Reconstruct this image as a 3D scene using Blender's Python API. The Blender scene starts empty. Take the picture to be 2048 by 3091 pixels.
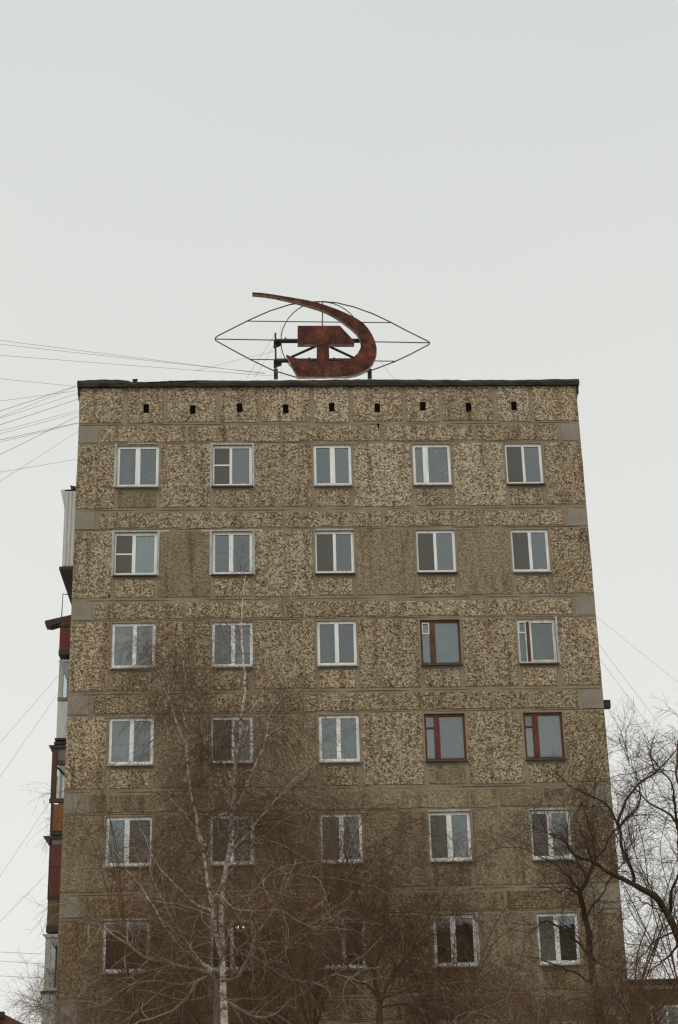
import bpy, math, random
import numpy as np
from mathutils import Matrix, Vector

# ------------------------------------------------------------------ camera, sky, sun, exposure
SC = bpy.context.scene
COL = SC.collection
PITCH, YAW, ROLL = 0.388804494, 0.0475790076, -0.0256182037
CAM = np.array([5.62887178, -45.2470089, 1.6])
F = 58 / 36 * 3091                                   # focal length in photograph pixels
fw = np.array([math.sin(YAW) * math.cos(PITCH), math.cos(YAW) * math.cos(PITCH), math.sin(PITCH)])
r0 = np.array([math.cos(YAW), -math.sin(YAW), 0.0]); u0 = np.cross(r0, fw)
rt = math.cos(ROLL) * r0 + math.sin(ROLL) * u0
up = -math.sin(ROLL) * r0 + math.cos(ROLL) * u0

def at(px, py, Y=0.0):
    """point of the place at depth Y that stands on the line of sight through a photograph pixel"""
    d = (px - 1024) * rt - (py - 1545.5) * up + F * fw
    return CAM + (Y - CAM[1]) / d[1] * d

cd = bpy.data.cameras.new('camera'); cam = bpy.data.objects.new('camera', cd); COL.objects.link(cam)
m = Matrix(((rt[0], up[0], -fw[0], CAM[0]), (rt[1], up[1], -fw[1], CAM[1]), (rt[2], up[2], -fw[2], CAM[2]), (0, 0, 0, 1)))
cam.matrix_world = m
cd.sensor_fit = 'VERTICAL'; cd.sensor_height = 36; cd.sensor_width = 36; cd.lens = 58
cd.clip_start = 0.1; cd.clip_end = 3000
SC.camera = cam

SUN_EL, SUN_AZ = math.radians(48), math.radians(205)      # azimuth clockwise from +Y
W = bpy.data.worlds.new('World'); SC.world = W; W.use_nodes = True
nt = W.node_tree; nt.nodes.clear()
def wn(t, **k):
    n = nt.nodes.new(t)
    for a, b in k.items(): setattr(n, a, b)
    return n
sky = wn('ShaderNodeTexSky'); sky.sky_type = 'NISHITA'; sky.sun_disc = False
sky.sun_elevation = SUN_EL; sky.sun_rotation = SUN_AZ; sky.dust_density = 6; sky.air_density = 1.0
hs = wn('ShaderNodeHueSaturation'); hs.inputs['Saturation'].default_value = 0.12; hs.inputs['Value'].default_value = 1.0
tc = wn('ShaderNodeTexCoord'); sx = wn('ShaderNodeSeparateXYZ')
mr = wn('ShaderNodeMapRange'); mr.inputs['From Min'].default_value = 0.05; mr.inputs['From Max'].default_value = 0.72
rp = wn('ShaderNodeValToRGB')
rp.color_ramp.elements[0].color = (0.885, 0.885, 0.85, 1); rp.color_ramp.elements[1].color = (0.67, 0.70, 0.672, 1)
nz = wn('ShaderNodeTexNoise'); nz.inputs['Scale'].default_value = 2.2; nz.inputs['Detail'].default_value = 3
nm = wn('ShaderNodeMapRange'); nm.inputs['To Min'].default_value = 0.95; nm.inputs['To Max'].default_value = 1.05
mu = wn('ShaderNodeVectorMath', operation='SCALE'); mu2 = wn('ShaderNodeVectorMath', operation='SCALE'); mu2.inputs['Scale'].default_value = 10.0
mx = wn('ShaderNodeMix', data_type='RGBA'); mx.inputs['Factor'].default_value = 0.95
bg = wn('ShaderNodeBackground'); bg.inputs['Strength'].default_value = 0.1
out = wn('ShaderNodeOutputWorld')
L = nt.links.new
L(tc.outputs['Generated'], sx.inputs[0]); L(sx.outputs['Z'], mr.inputs['Value']); L(mr.outputs[0], rp.inputs[0])
L(tc.outputs['Generated'], nz.inputs['Vector']); L(nz.outputs[0], nm.inputs['Value'])
L(rp.outputs[0], mu.inputs[0]); L(nm.outputs[0], mu.inputs['Scale']); L(mu.outputs[0], mu2.inputs[0])
L(sky.outputs[0], hs.inputs['Color']); L(hs.outputs[0], mx.inputs['A']); L(mu2.outputs[0], mx.inputs['B'])
L(mx.outputs['Result'], bg.inputs['Color']); L(bg.outputs[0], out.inputs[0])

sl = bpy.data.lights.new('sun', 'SUN'); sl.energy = 1.0; sl.angle = math.radians(40); sl.color = (1.0, 0.97, 0.92)
sun = bpy.data.objects.new('sun', sl); COL.objects.link(sun)
sd = Vector((math.sin(SUN_AZ) * math.cos(SUN_EL), math.cos(SUN_AZ) * math.cos(SUN_EL), math.sin(SUN_EL)))
sun.rotation_euler = sd.to_track_quat('Z', 'Y').to_euler(); sun.location = (0, -60, 60)

vs = SC.view_settings; vs.view_transform = 'Standard'; vs.look = 'None'; vs.exposure = 0.0; vs.gamma = 1.0
vs.use_curve_mapping = False
SC.render.engine = 'CYCLES'; SC.cycles.transparent_max_bounces = 16; SC.cycles.max_bounces = 6; SC.cycles.filter_width = 1.35

random.seed(4)
# ------------------------------------------------------------------ materials
MATS = {}
class N:
    """short node writer"""
    def __init__(s, name):
        s.m = bpy.data.materials.new(name); s.m.use_nodes = True; s.t = s.m.node_tree
        s.b = s.t.nodes['Principled BSDF']; s.o = s.t.nodes['Material Output']; MATS[name] = s.m
        s.geo = None
    def n(s, t, **k):
        x = s.t.nodes.new(t)
        for a, b in k.items():
            if a.startswith('i_'): x.inputs[a[2:].replace('_', ' ')].default_value = b
            else: setattr(x, a, b)
        return x
    def l(s, a, b): s.t.links.new(a, b)
    def pos(s):
        if s.geo is None: s.geo = s.n('ShaderNodeNewGeometry')
        return s.geo.outputs['Position']
    def scaled(s, v):
        x = s.n('ShaderNodeVectorMath', operation='MULTIPLY'); x.inputs[1].default_value = v; s.l(s.pos(), x.inputs[0]); return x.outputs[0]
    def noise(s, scale, detail=4, rough=.55, vec=None):
        x = s.n('ShaderNodeTexNoise'); x.inputs['Scale'].default_value = scale; x.inputs['Detail'].default_value = detail
        x.inputs['Roughness'].default_value = rough; s.l(vec if vec is not None else s.pos(), x.inputs['Vector']); return x.outputs[0]
    def ramp(s, fac, stops):
        x = s.n('ShaderNodeValToRGB'); e = x.color_ramp.elements
        while len(e) < len(stops): e.new(.5)
        for q, (p, c) in zip(e, stops):
            q.position = p; q.color = (*c, 1) if len(c) == 3 else c
        s.l(fac, x.inputs[0]); return x.outputs[0]
    def mix(s, fac, a, b, mode='MIX'):
        x = s.n('ShaderNodeMix', data_type='RGBA', blend_type=mode)
        for v, k in ((fac, 'Factor'), (a, 'A'), (b, 'B')):
            if hasattr(v, 'is_linked'): s.l(v, x.inputs[k])
            else: x.inputs[k].default_value = v if k == 'Factor' else (*v, 1)
        return x.outputs['Result']
    def maprange(s, v, a, b, c, d):
        x = s.n('ShaderNodeMapRange'); 
        for i, q in enumerate((a, b, c, d)): x.inputs[i + 1].default_value = q
        s.l(v, x.inputs[0]); return x.outputs[0]
    def bump(s, h, strength, dist):
        x = s.n('ShaderNodeBump'); x.inputs['Strength'].default_value = strength; x.inputs['Distance'].default_value = dist
        s.l(h, x.inputs['Height']); s.l(x.outputs[0], s.b.inputs['Normal'])
    def fin(s, col, rough=.8, metal=0., spec=.3):
        if hasattr(col, 'is_linked'): s.l(col, s.b.inputs['Base Color'])
        else: s.b.inputs['Base Color'].default_value = (*col, 1)
        s.b.inputs['Roughness'].default_value = rough; s.b.inputs['Metallic'].default_value = metal
        s.b.inputs['Specular IOR Level'].default_value = spec
        return s.m

def aggregate(name, cell, lo, mid, hi, contrast):
    k = N(name)
    # stone chips set in mortar
    warp = k.n('ShaderNodeTexNoise'); warp.inputs['Scale'].default_value = 1 / cell; warp.inputs['Detail'].default_value = 2
    k.l(k.pos(), warp.inputs['Vector'])
    wv = k.n('ShaderNodeVectorMath', operation='SCALE'); wv.inputs['Scale'].default_value = cell * .3; k.l(warp.outputs['Color'], wv.inputs[0])
    ad = k.n('ShaderNodeVectorMath', operation='ADD'); k.l(k.pos(), ad.inputs[0]); k.l(wv.outputs[0], ad.inputs[1])
    v = k.n('ShaderNodeTexVoronoi'); v.inputs['Scale'].default_value = 1 / cell; k.l(ad.outputs[0], v.inputs['Vector'])
    sp = k.n('ShaderNodeSeparateColor'); k.l(v.outputs['Color'], sp.inputs[0])
    col = k.ramp(sp.outputs[0], [(0, lo), (.10, lo), (.42, mid), (.8, hi), (1, tuple(min(1, c * 1.12) for c in hi))])
    tint = k.ramp(sp.outputs[1], [(0, (.92, .88, .84)), (.5, (1, 1, 1)), (1, (1.0, .95, .86))])
    col = k.mix(.8, col, tint, 'MULTIPLY')
    gap = k.maprange(v.outputs['Distance'], .40, .80, 0, contrast)
    col = k.mix(gap, col, (.155, .122, .082))
    fine = k.ramp(k.noise(55, 3), [(.25, (.72, .72, .72)), (.75, (1.2, 1.2, 1.2))])
    col = k.mix(.8, col, fine, 'MULTIPLY')
    # panel to panel differences of the casting
    oi = k.n('ShaderNodeObjectInfo')
    pv = k.ramp(oi.outputs['Random'], [(0, (.86, .84, .80)), (.5, (1, 1, 1)), (1, (1.10, 1.08, 1.06))])
    col = k.mix(1., col, pv, 'MULTIPLY')
    # weathering: streaks run down, blotches, mortar smears
    st = k.noise(1.0, 6, .62, k.scaled((3.6, 3.6, .38)))
    col = k.mix(1., col, k.ramp(st, [(.30, (.56, .50, .42)), (.5, (1, 1, 1)), (.75, (1.06, 1.05, 1.03))]), 'MULTIPLY')
    sm = k.noise(1.7, 5, .65)
    smf = k.maprange(sm, .60, .74, 0, .62)
    col = k.mix(smf, col, (.27, .228, .165))
    k.bump(v.outputs['Distance'], .55, .02)
    k.b.inputs['Roughness'].default_value = .93
    return k.fin(col, .93, 0, .15)
LO, MI, HI = (.098, .074, .048), (.325, .255, .165), (.54, .445, .318)
aggregate('pebbledash_coarse', .041, LO, MI, HI, .75)
aggregate('pebbledash_fine', .030, (.15, .118, .077), (.24, .193, .13), (.36, .295, .205), .4)
aggregate('pebbledash_pale', .042, (.11, .088, .06), (.36, .30, .212), (.58, .495, .37), .55)

aggregate('pebbledash_twig_haze', .034, (.095, .068, .040), (.190, .141, .087), (.31, .237, .153), .5)  # darker brown mix: the twig haze over the lower rows put into colour
k = N('joint_mortar'); c = k.ramp(k.noise(1.3, 6, .6), [(.3, (.20, .16, .105)), (.7, (.32, .262, .182))])
c = k.mix(.6, c, k.ramp(k.noise(40, 3), [(.3, (.75, .75, .75)), (.7, (1.15, 1.15, 1.15))]), 'MULTIPLY'); k.bump(k.noise(30, 4), .4, .01); k.fin(c, .95, 0, .1)
k = N('grey_cement'); c = k.ramp(k.noise(2.5, 6, .65), [(.3, (.225, .195, .148)), (.7, (.30, .268, .215))])
c = k.mix(.7, c, k.ramp(k.noise(30, 4), [(.3, (.78, .78, .78)), (.7, (1.12, 1.12, 1.12))]), 'MULTIPLY'); k.bump(k.noise(45, 4), .35, .008); k.fin(c, .95, 0, .1)
k = N('side_wall'); c = k.ramp(k.noise(12, 6, .7), [(.3, (.10, .08, .055)), (.7, (.40, .33, .235))]); k.bump(k.noise(20, 3), .5, .02); k.fin(c, .95, 0, .1)
k = N('tar'); c = k.ramp(k.noise(2.2, 6, .65, k.scaled((1, 1, 3))), [(.35, (.016, .012, .009)), (.62, (.045, .036, .026)), (.8, (.16, .15, .135))]); k.bump(k.noise(6, 5), .6, .03); k.fin(c, .75, 0, .3)
k = N('snow'); c = k.ramp(k.noise(3, 5), [(.3, (.72, .74, .76)), (.7, (.84, .85, .86))]); k.bump(k.noise(9, 5), .5, .04); k.fin(c, .9, 0, .2)
k = N('void'); k.fin((.006, .005, .004), .95, 0, .05)
def painted(name, a, b, rough=.5, scale=3, dirt=(.55, .5, .42)):
    k = N(name); c = k.ramp(k.noise(scale, 6, .65), [(.3, a), (.7, b)])
    c = k.mix(.8, c, k.ramp(k.noise(1.6, 5, .6, k.scaled((6, 6, 1))), [(.36, dirt), (.56, (1, 1, 1))]), 'MULTIPLY')
    k.bump(k.noise(60, 3), .12, .004); return k.fin(c, rough, 0, .4)
painted('white_plastic', (.74, .74, .72), (.82, .82, .80), .4, 3, (.80, .77, .72))
painted('white_plaster', (.36, .345, .31), (.52, .50, .455), .9, 5, (.7, .66, .58))
painted('old_white_paint', (.58, .58, .55), (.70, .69, .66), .55, 6, (.68, .64, .56))
painted('brown_wood', (.06, .022, .009), (.115, .044, .016), .55, 5)
painted('dark_wood', (.028, .016, .01), (.055, .03, .018), .6, 5)
painted('red_wood', (.085, .014, .004), (.15, .028, .007), .5, 5)
painted('sill_metal', (.30, .27, .25), (.42, .41, .385), .45, 6)
painted('sill_brown', (.055, .038, .026), (.10, .075, .054), .5, 6)
painted('cladding_white', (.50, .51, .48), (.60, .61, .58), .5, 2, (.85, .83, .78))
painted('cladding_red', (.11, .018, .01), (.18, .03, .013), .6, 3)
painted('cladding_orange', (.22, .075, .02), (.31, .115, .034), .6, 4)
painted('cladding_maroon', (.085, .022, .012), (.15, .042, .02), .6, 3)
painted('cladding_ochre', (.095, .062, .020), (.15, .098, .032), .6, 3)
painted('cladding_grey', (.36, .37, .36), (.48, .49, .47), .6, 3)
painted('concrete', (.16, .135, .105), (.26, .225, .18), .9, 3)
painted('dark_steel', (.018, .014, .012), (.05, .035, .026), .6, 8)
painted('rod_steel', (.055, .05, .04), (.11, .095, .07), .6, 8)
painted('roof_sheet', (.075, .028, .010), (.13, .048, .016), .55, 2)
painted('brick_brown', (.10, .066, .042), (.19, .125, .08), .9, 2)
painted('ochre_plaster', (.30, .17, .055), (.40, .24, .085), .9, 2)
k = N('rust'); a = k.noise(3.2, 7, .68); c = k.ramp(a, [(.30, (.026, .011, .010)), (.45, (.065, .022, .016)), (.58, (.125, .040, .023)), (.72, (.24, .090, .040))])
b = k.noise(11, 5, .7); c = k.mix(k.maprange(b, .62, .74, 0, .6), c, (.30, .14, .06)); c = k.mix(.7, c, k.ramp(k.noise(1.1, 4), [(.3, (.62, .6, .62)), (.7, (1.12, 1.08, 1.0))]), 'MULTIPLY')
k.bump(a, .3, .02); k.fin(c, .85, 0, .25)
k = N('rust_flange'); a = k.noise(5, 6, .65); c = k.ramp(a, [(.32, (.12, .07, .04)), (.55, (.36, .30, .215)), (.8, (.50, .45, .35))]); k.fin(c, .85, 0, .25)
k = N('room'); c = k.ramp(k.noise(.6, 2), [(.3, (.10, .097, .09)), (.7, (.24, .23, .215))]); k.fin(c, .95, 0, .1)
def cloth(name, col, tr):
    k = N(name); c = k.ramp(k.noise(1.0, 4, .6, k.scaled((22, 22, .6))), [(.3, tuple(x * .72 for x in col)), (.7, col)])
    k.fin(c, .95, 0, .05)
    t = k.n('ShaderNodeBsdfTransparent'); x = k.n('ShaderNodeMixShader'); x.inputs[0].default_value = tr
    k.l(k.b.outputs[0], x.inputs[1]); k.l(t.outputs[0], x.inputs[2]); k.l(x.outputs[0], k.o.inputs[0])
cloth('tulle', (.60, .62, .62), .38); cloth('blind', (.88, .92, .91), .02); cloth('drape', (.30, .29, .27), .05)
k = N('insect_net'); k.fin((.165, .160, .142), .9, 0, .1)
t = k.n('ShaderNodeBsdfTransparent'); x = k.n('ShaderNodeMixShader'); x.inputs[0].default_value = .42
k.l(k.b.outputs[0], x.inputs[1]); k.l(t.outputs[0], x.inputs[2]); k.l(x.outputs[0], k.o.inputs[0])
k = N('glass'); g = k.n('ShaderNodeBsdfGlossy'); g.inputs['Roughness'].default_value = .02; g.inputs['Color'].default_value = (.93, .98, .99, 1)
t = k.n('ShaderNodeBsdfTransparent'); oi = k.n('ShaderNodeObjectInfo'); k.l(k.ramp(oi.outputs['Random'], [(0, (.55, .60, .60)), (.5, (.74, .80, .80)), (1, (.86, .90, .88))]), t.inputs['Color'])
lw = k.n('ShaderNodeFresnel'); lw.inputs['IOR'].default_value = 1.55
ff = k.maprange(lw.outputs[0], 0, 1, .085, 1.0)
bp = k.n('ShaderNodeBump'); bp.inputs['Strength'].default_value = .05; bp.inputs['Distance'].default_value = .02; k.l(k.noise(2.4, 2), bp.inputs['Height'])
k.l(bp.outputs[0], g.inputs['Normal'])
x = k.n('ShaderNodeMixShader'); k.l(ff, x.inputs[0]); k.l(t.outputs[0], x.inputs[1]); k.l(g.outputs[0], x.inputs[2]); k.l(x.outputs[0], k.o.inputs[0])
k = N('birch_bark'); v = k.noise(1, 5, .6, k.scaled((7, 7, 14))); w = k.noise(1, 4, .6, k.scaled((6, 6, 5)))
c = k.ramp(v, [(.36, (.07, .055, .04)), (.43, (.50, .43, .35)), (.60, (.84, .76, .65))]); c = k.mix(k.maprange(w, .55, .66, 0, .75), c, (.14, .105, .08)); k.bump(v, .3, .01); k.fin(c, .85, 0, .2)
def bark(name, a, b):
    k = N(name); v = k.noise(1, 6, .65, k.scaled((14, 14, 5))); c = k.ramp(v, [(.3, a), (.7, b)]); k.bump(v, .5, .015); k.fin(c, .9, 0, .15)
bark('pale_branch', (.20, .150, .108), (.42, .335, .255))
bark('dark_bark', (.028, .019, .012), (.075, .050, .034))
bark('twig_brown', (.085, .047, .024), (.170, .098, .054))
bark('twig_grey', (.15, .115, .085), (.28, .225, .175))
bark('twig_dark', (.055, .034, .021), (.115, .072, .047))
k = N('cable_black'); k.fin((.035, .04, .042), .6, 0, .3)
k = N('lamp_glow'); e = k.n('ShaderNodeEmission'); e.inputs['Color'].default_value = (1, .42, .10, 1); e.inputs['Strength'].default_value = 5.0; k.l(e.outputs[0], k.o.inputs[0])
k = N('ground_snow'); c = k.ramp(k.noise(.35, 7, .65), [(.35, (.16, .14, .12)), (.55, (.42, .41, .40)), (.75, (.60, .60, .61))]); k.bump(k.noise(2, 6), .5, .06); k.fin(c, .95, 0, .15)

# ------------------------------------------------------------------ mesh helpers
class MB:
    def __init__(s): s.v = []; s.f = []
    def box(s, x0, x1, y0, y1, z0, z1):
        n = len(s.v)
        s.v += [(x0, y0, z0), (x1, y0, z0), (x1, y1, z0), (x0, y1, z0), (x0, y0, z1), (x1, y0, z1), (x1, y1, z1), (x0, y1, z1)]
        s.f += [tuple(n + i for i in q) for q in ((0, 1, 5, 4), (1, 2, 6, 5), (2, 3, 7, 6), (3, 0, 4, 7), (4, 5, 6, 7), (3, 2, 1, 0))]
        return s
    def prism(s, poly, y0, y1):
        """outline in x,z (anticlockwise seen from -Y), from y0 (front) to y1"""
        n = len(s.v); k = len(poly)
        s.v += [(x, y0, z) for x, z in poly] + [(x, y1, z) for x, z in poly]
        s.f.append(tuple(n + i for i in range(k))); s.f.append(tuple(n + k + i for i in reversed(range(k))))
        for i in range(k):
            j = (i + 1) % k; s.f.append((n + i, n + k + i, n + k + j, n + j))
        return s
    def tube(s, pts, rad, k=6):
        pts = [Vector(p) for p in pts]; n = len(s.v)
        if not hasattr(rad, '__len__'): rad = [rad] * len(pts)
        for i, p in enumerate(pts):
            t = (pts[min(i + 1, len(pts) - 1)] - pts[max(i - 1, 0)]).normalized()
            a = t.cross(Vector((0, 0, 1)) if abs(t.z) < .9 else Vector((0, 1, 0))).normalized(); b = t.cross(a)
            for j in range(k):
                q = 2 * math.pi * j / k; s.v.append(tuple(p + rad[i] * (math.cos(q) * a + math.sin(q) * b)))
        for i in range(len(pts) - 1):
            for j in range(k):
                j2 = (j + 1) % k; s.f.append((n + i * k + j, n + i * k + j2, n + (i + 1) * k + j2, n + (i + 1) * k + j))
        e = n + (len(pts) - 1) * k
        s.f.append(tuple(n + j for j in reversed(range(k)))); s.f.append(tuple(e + j for j in range(k)))
        return s
    def build(s, name, mat, parent=None, smooth=False):
        me = bpy.data.meshes.new(name); me.from_pydata(s.v, [], s.f); me.materials.append(MATS[mat])
        if smooth: me.polygons.foreach_set('use_smooth', [True] * len(me.polygons))
        me.update(); o = bpy.data.objects.new(name, me); COL.objects.link(o)
        if parent is not None: o.parent = parent
        return o
def tag(o, label, cat=None, group=None, kind=None):
    if label: o['label'] = label
    if cat: o['category'] = cat
    if group: o['group'] = group
    if kind: o['kind'] = kind
    return o
def empty(name, label, cat, group=None):
    o = bpy.data.objects.new(name, None); COL.objects.link(o); o.empty_display_size = .3
    return tag(o, label, cat, group)

# ------------------------------------------------------------------ ground
g = MB(); n = 24; S = 900
for i in range(n + 1):
    for j in range(n + 1): g.v.append((-S + 2 * S * i / n, -S + 2 * S * j / n, 0.0))
for i in range(n):
    for j in range(n): a = i * (n + 1) + j; g.f.append((a, a + n + 1, a + n + 2, a + 1))
tag(g.build('ground', 'ground_snow'), None, kind='structure')

# ------------------------------------------------------------------ the apartment block
BW, BD = 15.195, 34.0
ZT1, FH, WH = 22.37, 2.8, 1.344
WL = [1.176, 4.033, 7.053, 10.044, 12.862]; WR = [2.428, 5.215, 8.200, 11.200, 13.977]
ROWS = 7
block = empty('apartment_block', 'tall brown pebble-dashed apartment block with five columns of windows', 'building')
# structural wall with window openings, rendered with joint mortar
wl = MB(); xs = [0] + [v for p in zip(WL, WR) for v in p] + [BW]
for i in range(0, len(xs), 2): wl.box(xs[i], xs[i + 1], .02, .34, 0, 24.3)
for c in range(5):
    zhi = 24.3
    for r in range(ROWS):
        zt = ZT1 - FH * r; wl.box(WL[c], WR[c], .021, .341, zt, zhi); zhi = zt - WH
    wl.box(WL[c], WR[c], .021, .341, 0, zhi)
wl.build('wall', 'joint_mortar', block)
sw = MB(); sw.box(.001, .3, .35, BD, 0, 24.3); sw.box(BW - .3, BW - .001, .35, BD, 0, 24.3); sw.box(.31, BW - .31, BD - .3, BD - .001, 0, 24.28)
sw.build('side_wall', 'side_wall', block)
MB().box(.31, BW - .31, .36, BD - .31, 24.02, 24.26).build('roof', 'tar', block)

prng = random.Random(11)
def panel(x0, x1, z0, z1, mat, name='panel', jit=.013, y=.0, hole=None):
    def edge(a, b):
        d = math.hypot(b[0] - a[0], b[1] - a[1]); n = max(1, int(d / .3)); o = []
        for i in range(n):
            t = i / n; ex = prng.uniform(-jit, jit)
            px, pz = a[0] + (b[0] - a[0]) * t, a[1] + (b[1] - a[1]) * t
            nx, nz = (b[1] - a[1]) / d, -(b[0] - a[0]) / d
            if i == 0: ex2 = prng.uniform(-jit, jit); o.append((px + ex * .6, pz + ex2 * .6))
            else: o.append((px + nx * ex, pz + nz * ex))
        return o
    C = [(x0, z0), (x1, z0), (x1, z1), (x0, z1)]
    poly = []
    for i in range(4): poly += edge(C[i], C[(i + 1) % 4])
    mb = MB()
    if hole is None:
        # front face slightly smaller than the back: a soft chamfer
        k = len(poly); cx, cz = (x0 + x1) / 2, (z0 + z1) / 2; ch = .012
        fr = [(px - math.copysign(min(ch, abs(px - cx)), px - cx), pz - math.copysign(min(ch, abs(pz - cz)), pz - cz)) for px, pz in poly]
        mb.v = [(a, y, b) for a, b in fr] + [(a, y + .0215, b) for a, b in poly]
        mb.f = [tuple(range(k))] + [(i, k + i, k + (i + 1) % k, (i + 1) % k) for i in range(k)]
    else:
        hx0, hx1, hz0, hz1 = hole
        mb.v = [(a, y, b) for a, b in ((x0, z0), (x1, z0), (x1, z1), (x0, z1), (hx0, hz0), (hx1, hz0), (hx1, hz1), (hx0, hz1))]
        mb.v += [(a, y + .0215, b) for a, b in ((x0, z0), (x1, z0), (x1, z1), (x0, z1), (hx0, hz0), (hx1, hz0), (hx1, hz1), (hx0, hz1))]
        mb.f = [(0, 1, 5, 4), (1, 2, 6, 5), (2, 3, 7, 6), (3, 0, 4, 7)] + [(i, 8 + i, 8 + (i + 1) % 4, (i + 1) % 4) for i in range(4)] + [(4 + (i + 1) % 4, 12 + (i + 1) % 4, 12 + i, 4 + i) for i in range(4)]
    return mb.build(name, mat, block)

# attic course: nine vented blocks between two plain ones
AJ = [1.38, 2.59, 4.18, 5.44, 7.03, 8.23, 9.85, 10.97, 12.65, 13.76]
VENT = [(2.015, 23.595), (3.423, 23.554), (4.842, 23.603), (6.24, 23.562), (7.643, 23.61), (9.037, 23.58), (10.428, 23.629), (11.828, 23.588), (13.226, 23.626)]
panel(.0, AJ[0] - .06, 23.12, 24.30, 'pebbledash_coarse', 'attic_panel'); panel(AJ[9] + .07, BW, 23.12, 24.30, 'pebbledash_coarse', 'attic_panel')
AM = ['pebbledash_coarse'] * 9; AM[4] = 'pebbledash_pale'; AM[8] = 'pebbledash_pale'
for i, (vx, vz) in enumerate(VENT):
    panel(AJ[i] + .07, AJ[i + 1] - .07, 23.12 + .03 * (i % 2), 24.30, AM[i], 'attic_panel', hole=(vx - .085, vx + .085, vz - .15, vz + .15))
    v = MB().box(vx - .085, vx + .085, .0185, .0195, vz - .15, vz + .15).build('attic_vent', 'void', block)
JB = [.66, 3.23, 6.13, 9.12, 12.03, 14.54]
FINE = {(1, 1), (1, 3), (1, 4), (3, 1), (3, 2)}          # piers patched with a finer mix, last two easing into the browner rows: (row, pier)
PALE = {(0, 3), (0, 4), (1, 2)}
SFINE = {(0, 0), (3, 3)}
for r in range(ROWS + 1):
    zt = ZT1 - FH * r
    for (a, b) in ((.0, .59), (14.61, BW)):
        panel(a, b, zt + .09, zt + .65, 'grey_cement', 'corner_block', .01, .004)
    for i in range(5):
        o = .03 + .035 * ((i + r) % 2)
        panel(JB[i] + o, JB[i + 1] - o, zt + .115, zt + .63 - .02 * ((i * 3 + r) % 3), 'pebbledash_twig_haze' if r >= 5 else 'pebbledash_fine' if r == 4 else 'pebbledash_coarse', 'lintel_panel', .02)
    if r == ROWS: break
    for i in range(6):
        a = 0. if i == 0 else WR[i - 1] + .06; b = BW if i == 5 else WL[i] - .06
        mt = 'pebbledash_twig_haze' if r >= 4 and (r, i) not in ((4, 0), (4, 3), (4, 4), (4, 5), (5, 4)) else 'pebbledash_fine' if (r, i) in FINE or r >= 4 else 'pebbledash_pale' if (r, i) in PALE else 'pebbledash_coarse'  # lower rows turn finer and browner, twig haze put into the panel mix
        panel(a, b, zt - 2.03 + prng.uniform(-.02, .02), zt + .03, mt, 'pier_panel')
    for c in range(5):
        panel(WL[c] + .07, WR[c] - .07, zt - 2.02, zt - WH - .13, 'pebbledash_twig_haze' if r >= 4 else 'pebbledash_fine' if (r, c) in SFINE else 'pebbledash_coarse', 'sill_panel')

# open cracks along the horizontal joints, broken where mortar was smeared over them
for r in range(ROWS + 1):
    for dz in (.070, .685):
        x = prng.uniform(0, .5)
        while x < BW - .4:
            ln = prng.uniform(.5, 2.6); zc = ZT1 - FH * r + dz + prng.uniform(-.012, .012); th = prng.uniform(.005, .012)
            xe = min(BW, x + ln); n = max(2, int((xe - x) / .25)); up_ = []; dn_ = []
            for q in range(n + 1):
                xx = x + (xe - x) * q / n; w_ = th * (0.3 if q in (0, n) else prng.uniform(.6, 1.3)); jz = prng.uniform(-.004, .004)
                dn_.append((xx, zc - w_ + jz)); up_.append((xx, zc + w_ + jz))
            # the stretch of joint over a window top is already open
            if not (dz < .1 and False): MB().prism(dn_ + up_[::-1], .0165, .0185).build('joint_crack', 'dark_wood', block)
            x = xe + prng.uniform(.15, 1.1)

# parapet cap, sagging and patched with tar, and the snow behind it
cp = MB(); n = 90; hp = []
for i in range(n + 1):
    x = -.085 + (BW + .175) * i / n
    sag = .0
    if x < 5: sag = -.045 * math.exp(-((x - 2.0) / .9) ** 2) - .05 * math.exp(-((x - 1.65) / .12) ** 2) + .03 * math.exp(-((x - .9) / .5) ** 2)
    top = 24.505 + sag + prng.uniform(-.009, .009) + .015 * math.sin(x * .9) - .002 * x; bot = 24.292 + prng.uniform(-.008, .008)
    bul = prng.uniform(-.012, .012); hp.append((x, top))
    cp.v += [(x, -.10 + bul, bot), (x, -.125 + bul, (top + bot) / 2), (x, -.10 + bul, top), (x, .42, top - .02), (x, .42, 24.05), (x, .0, bot + .012)]
for i in range(n):
    for j in range(6): a = i * 6; cp.f.append((a + j, a + 6 + j, a + 6 + (j + 1) % 6, a + (j + 1) % 6))
cp.f += [tuple(reversed(range(6))), tuple(n * 6 + j for j in range(6))]
cap = cp.build('parapet_cap', 'tar', block)
MB().prism([(1.60, 24.40), (1.70, 24.40), (1.735, 24.58), (1.575, 24.56)], -.06, .05).build('tar_lump', 'tar', cap)
for sd_ in (0, 1):
    m2 = MB(); x = -.07 if sd_ == 0 else BW + .0
    m2.box(x, x + .07, .0, BD, 24.08, 24.50 if sd_ == 0 else 24.46).build('parapet_edge', 'tar', cap)
m2 = MB().prism([(-.075, 24.30), (-.003, 24.02), (-.003, 24.30)], -.04, .6); m2.build('flashing', 'tar', cap)

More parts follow.
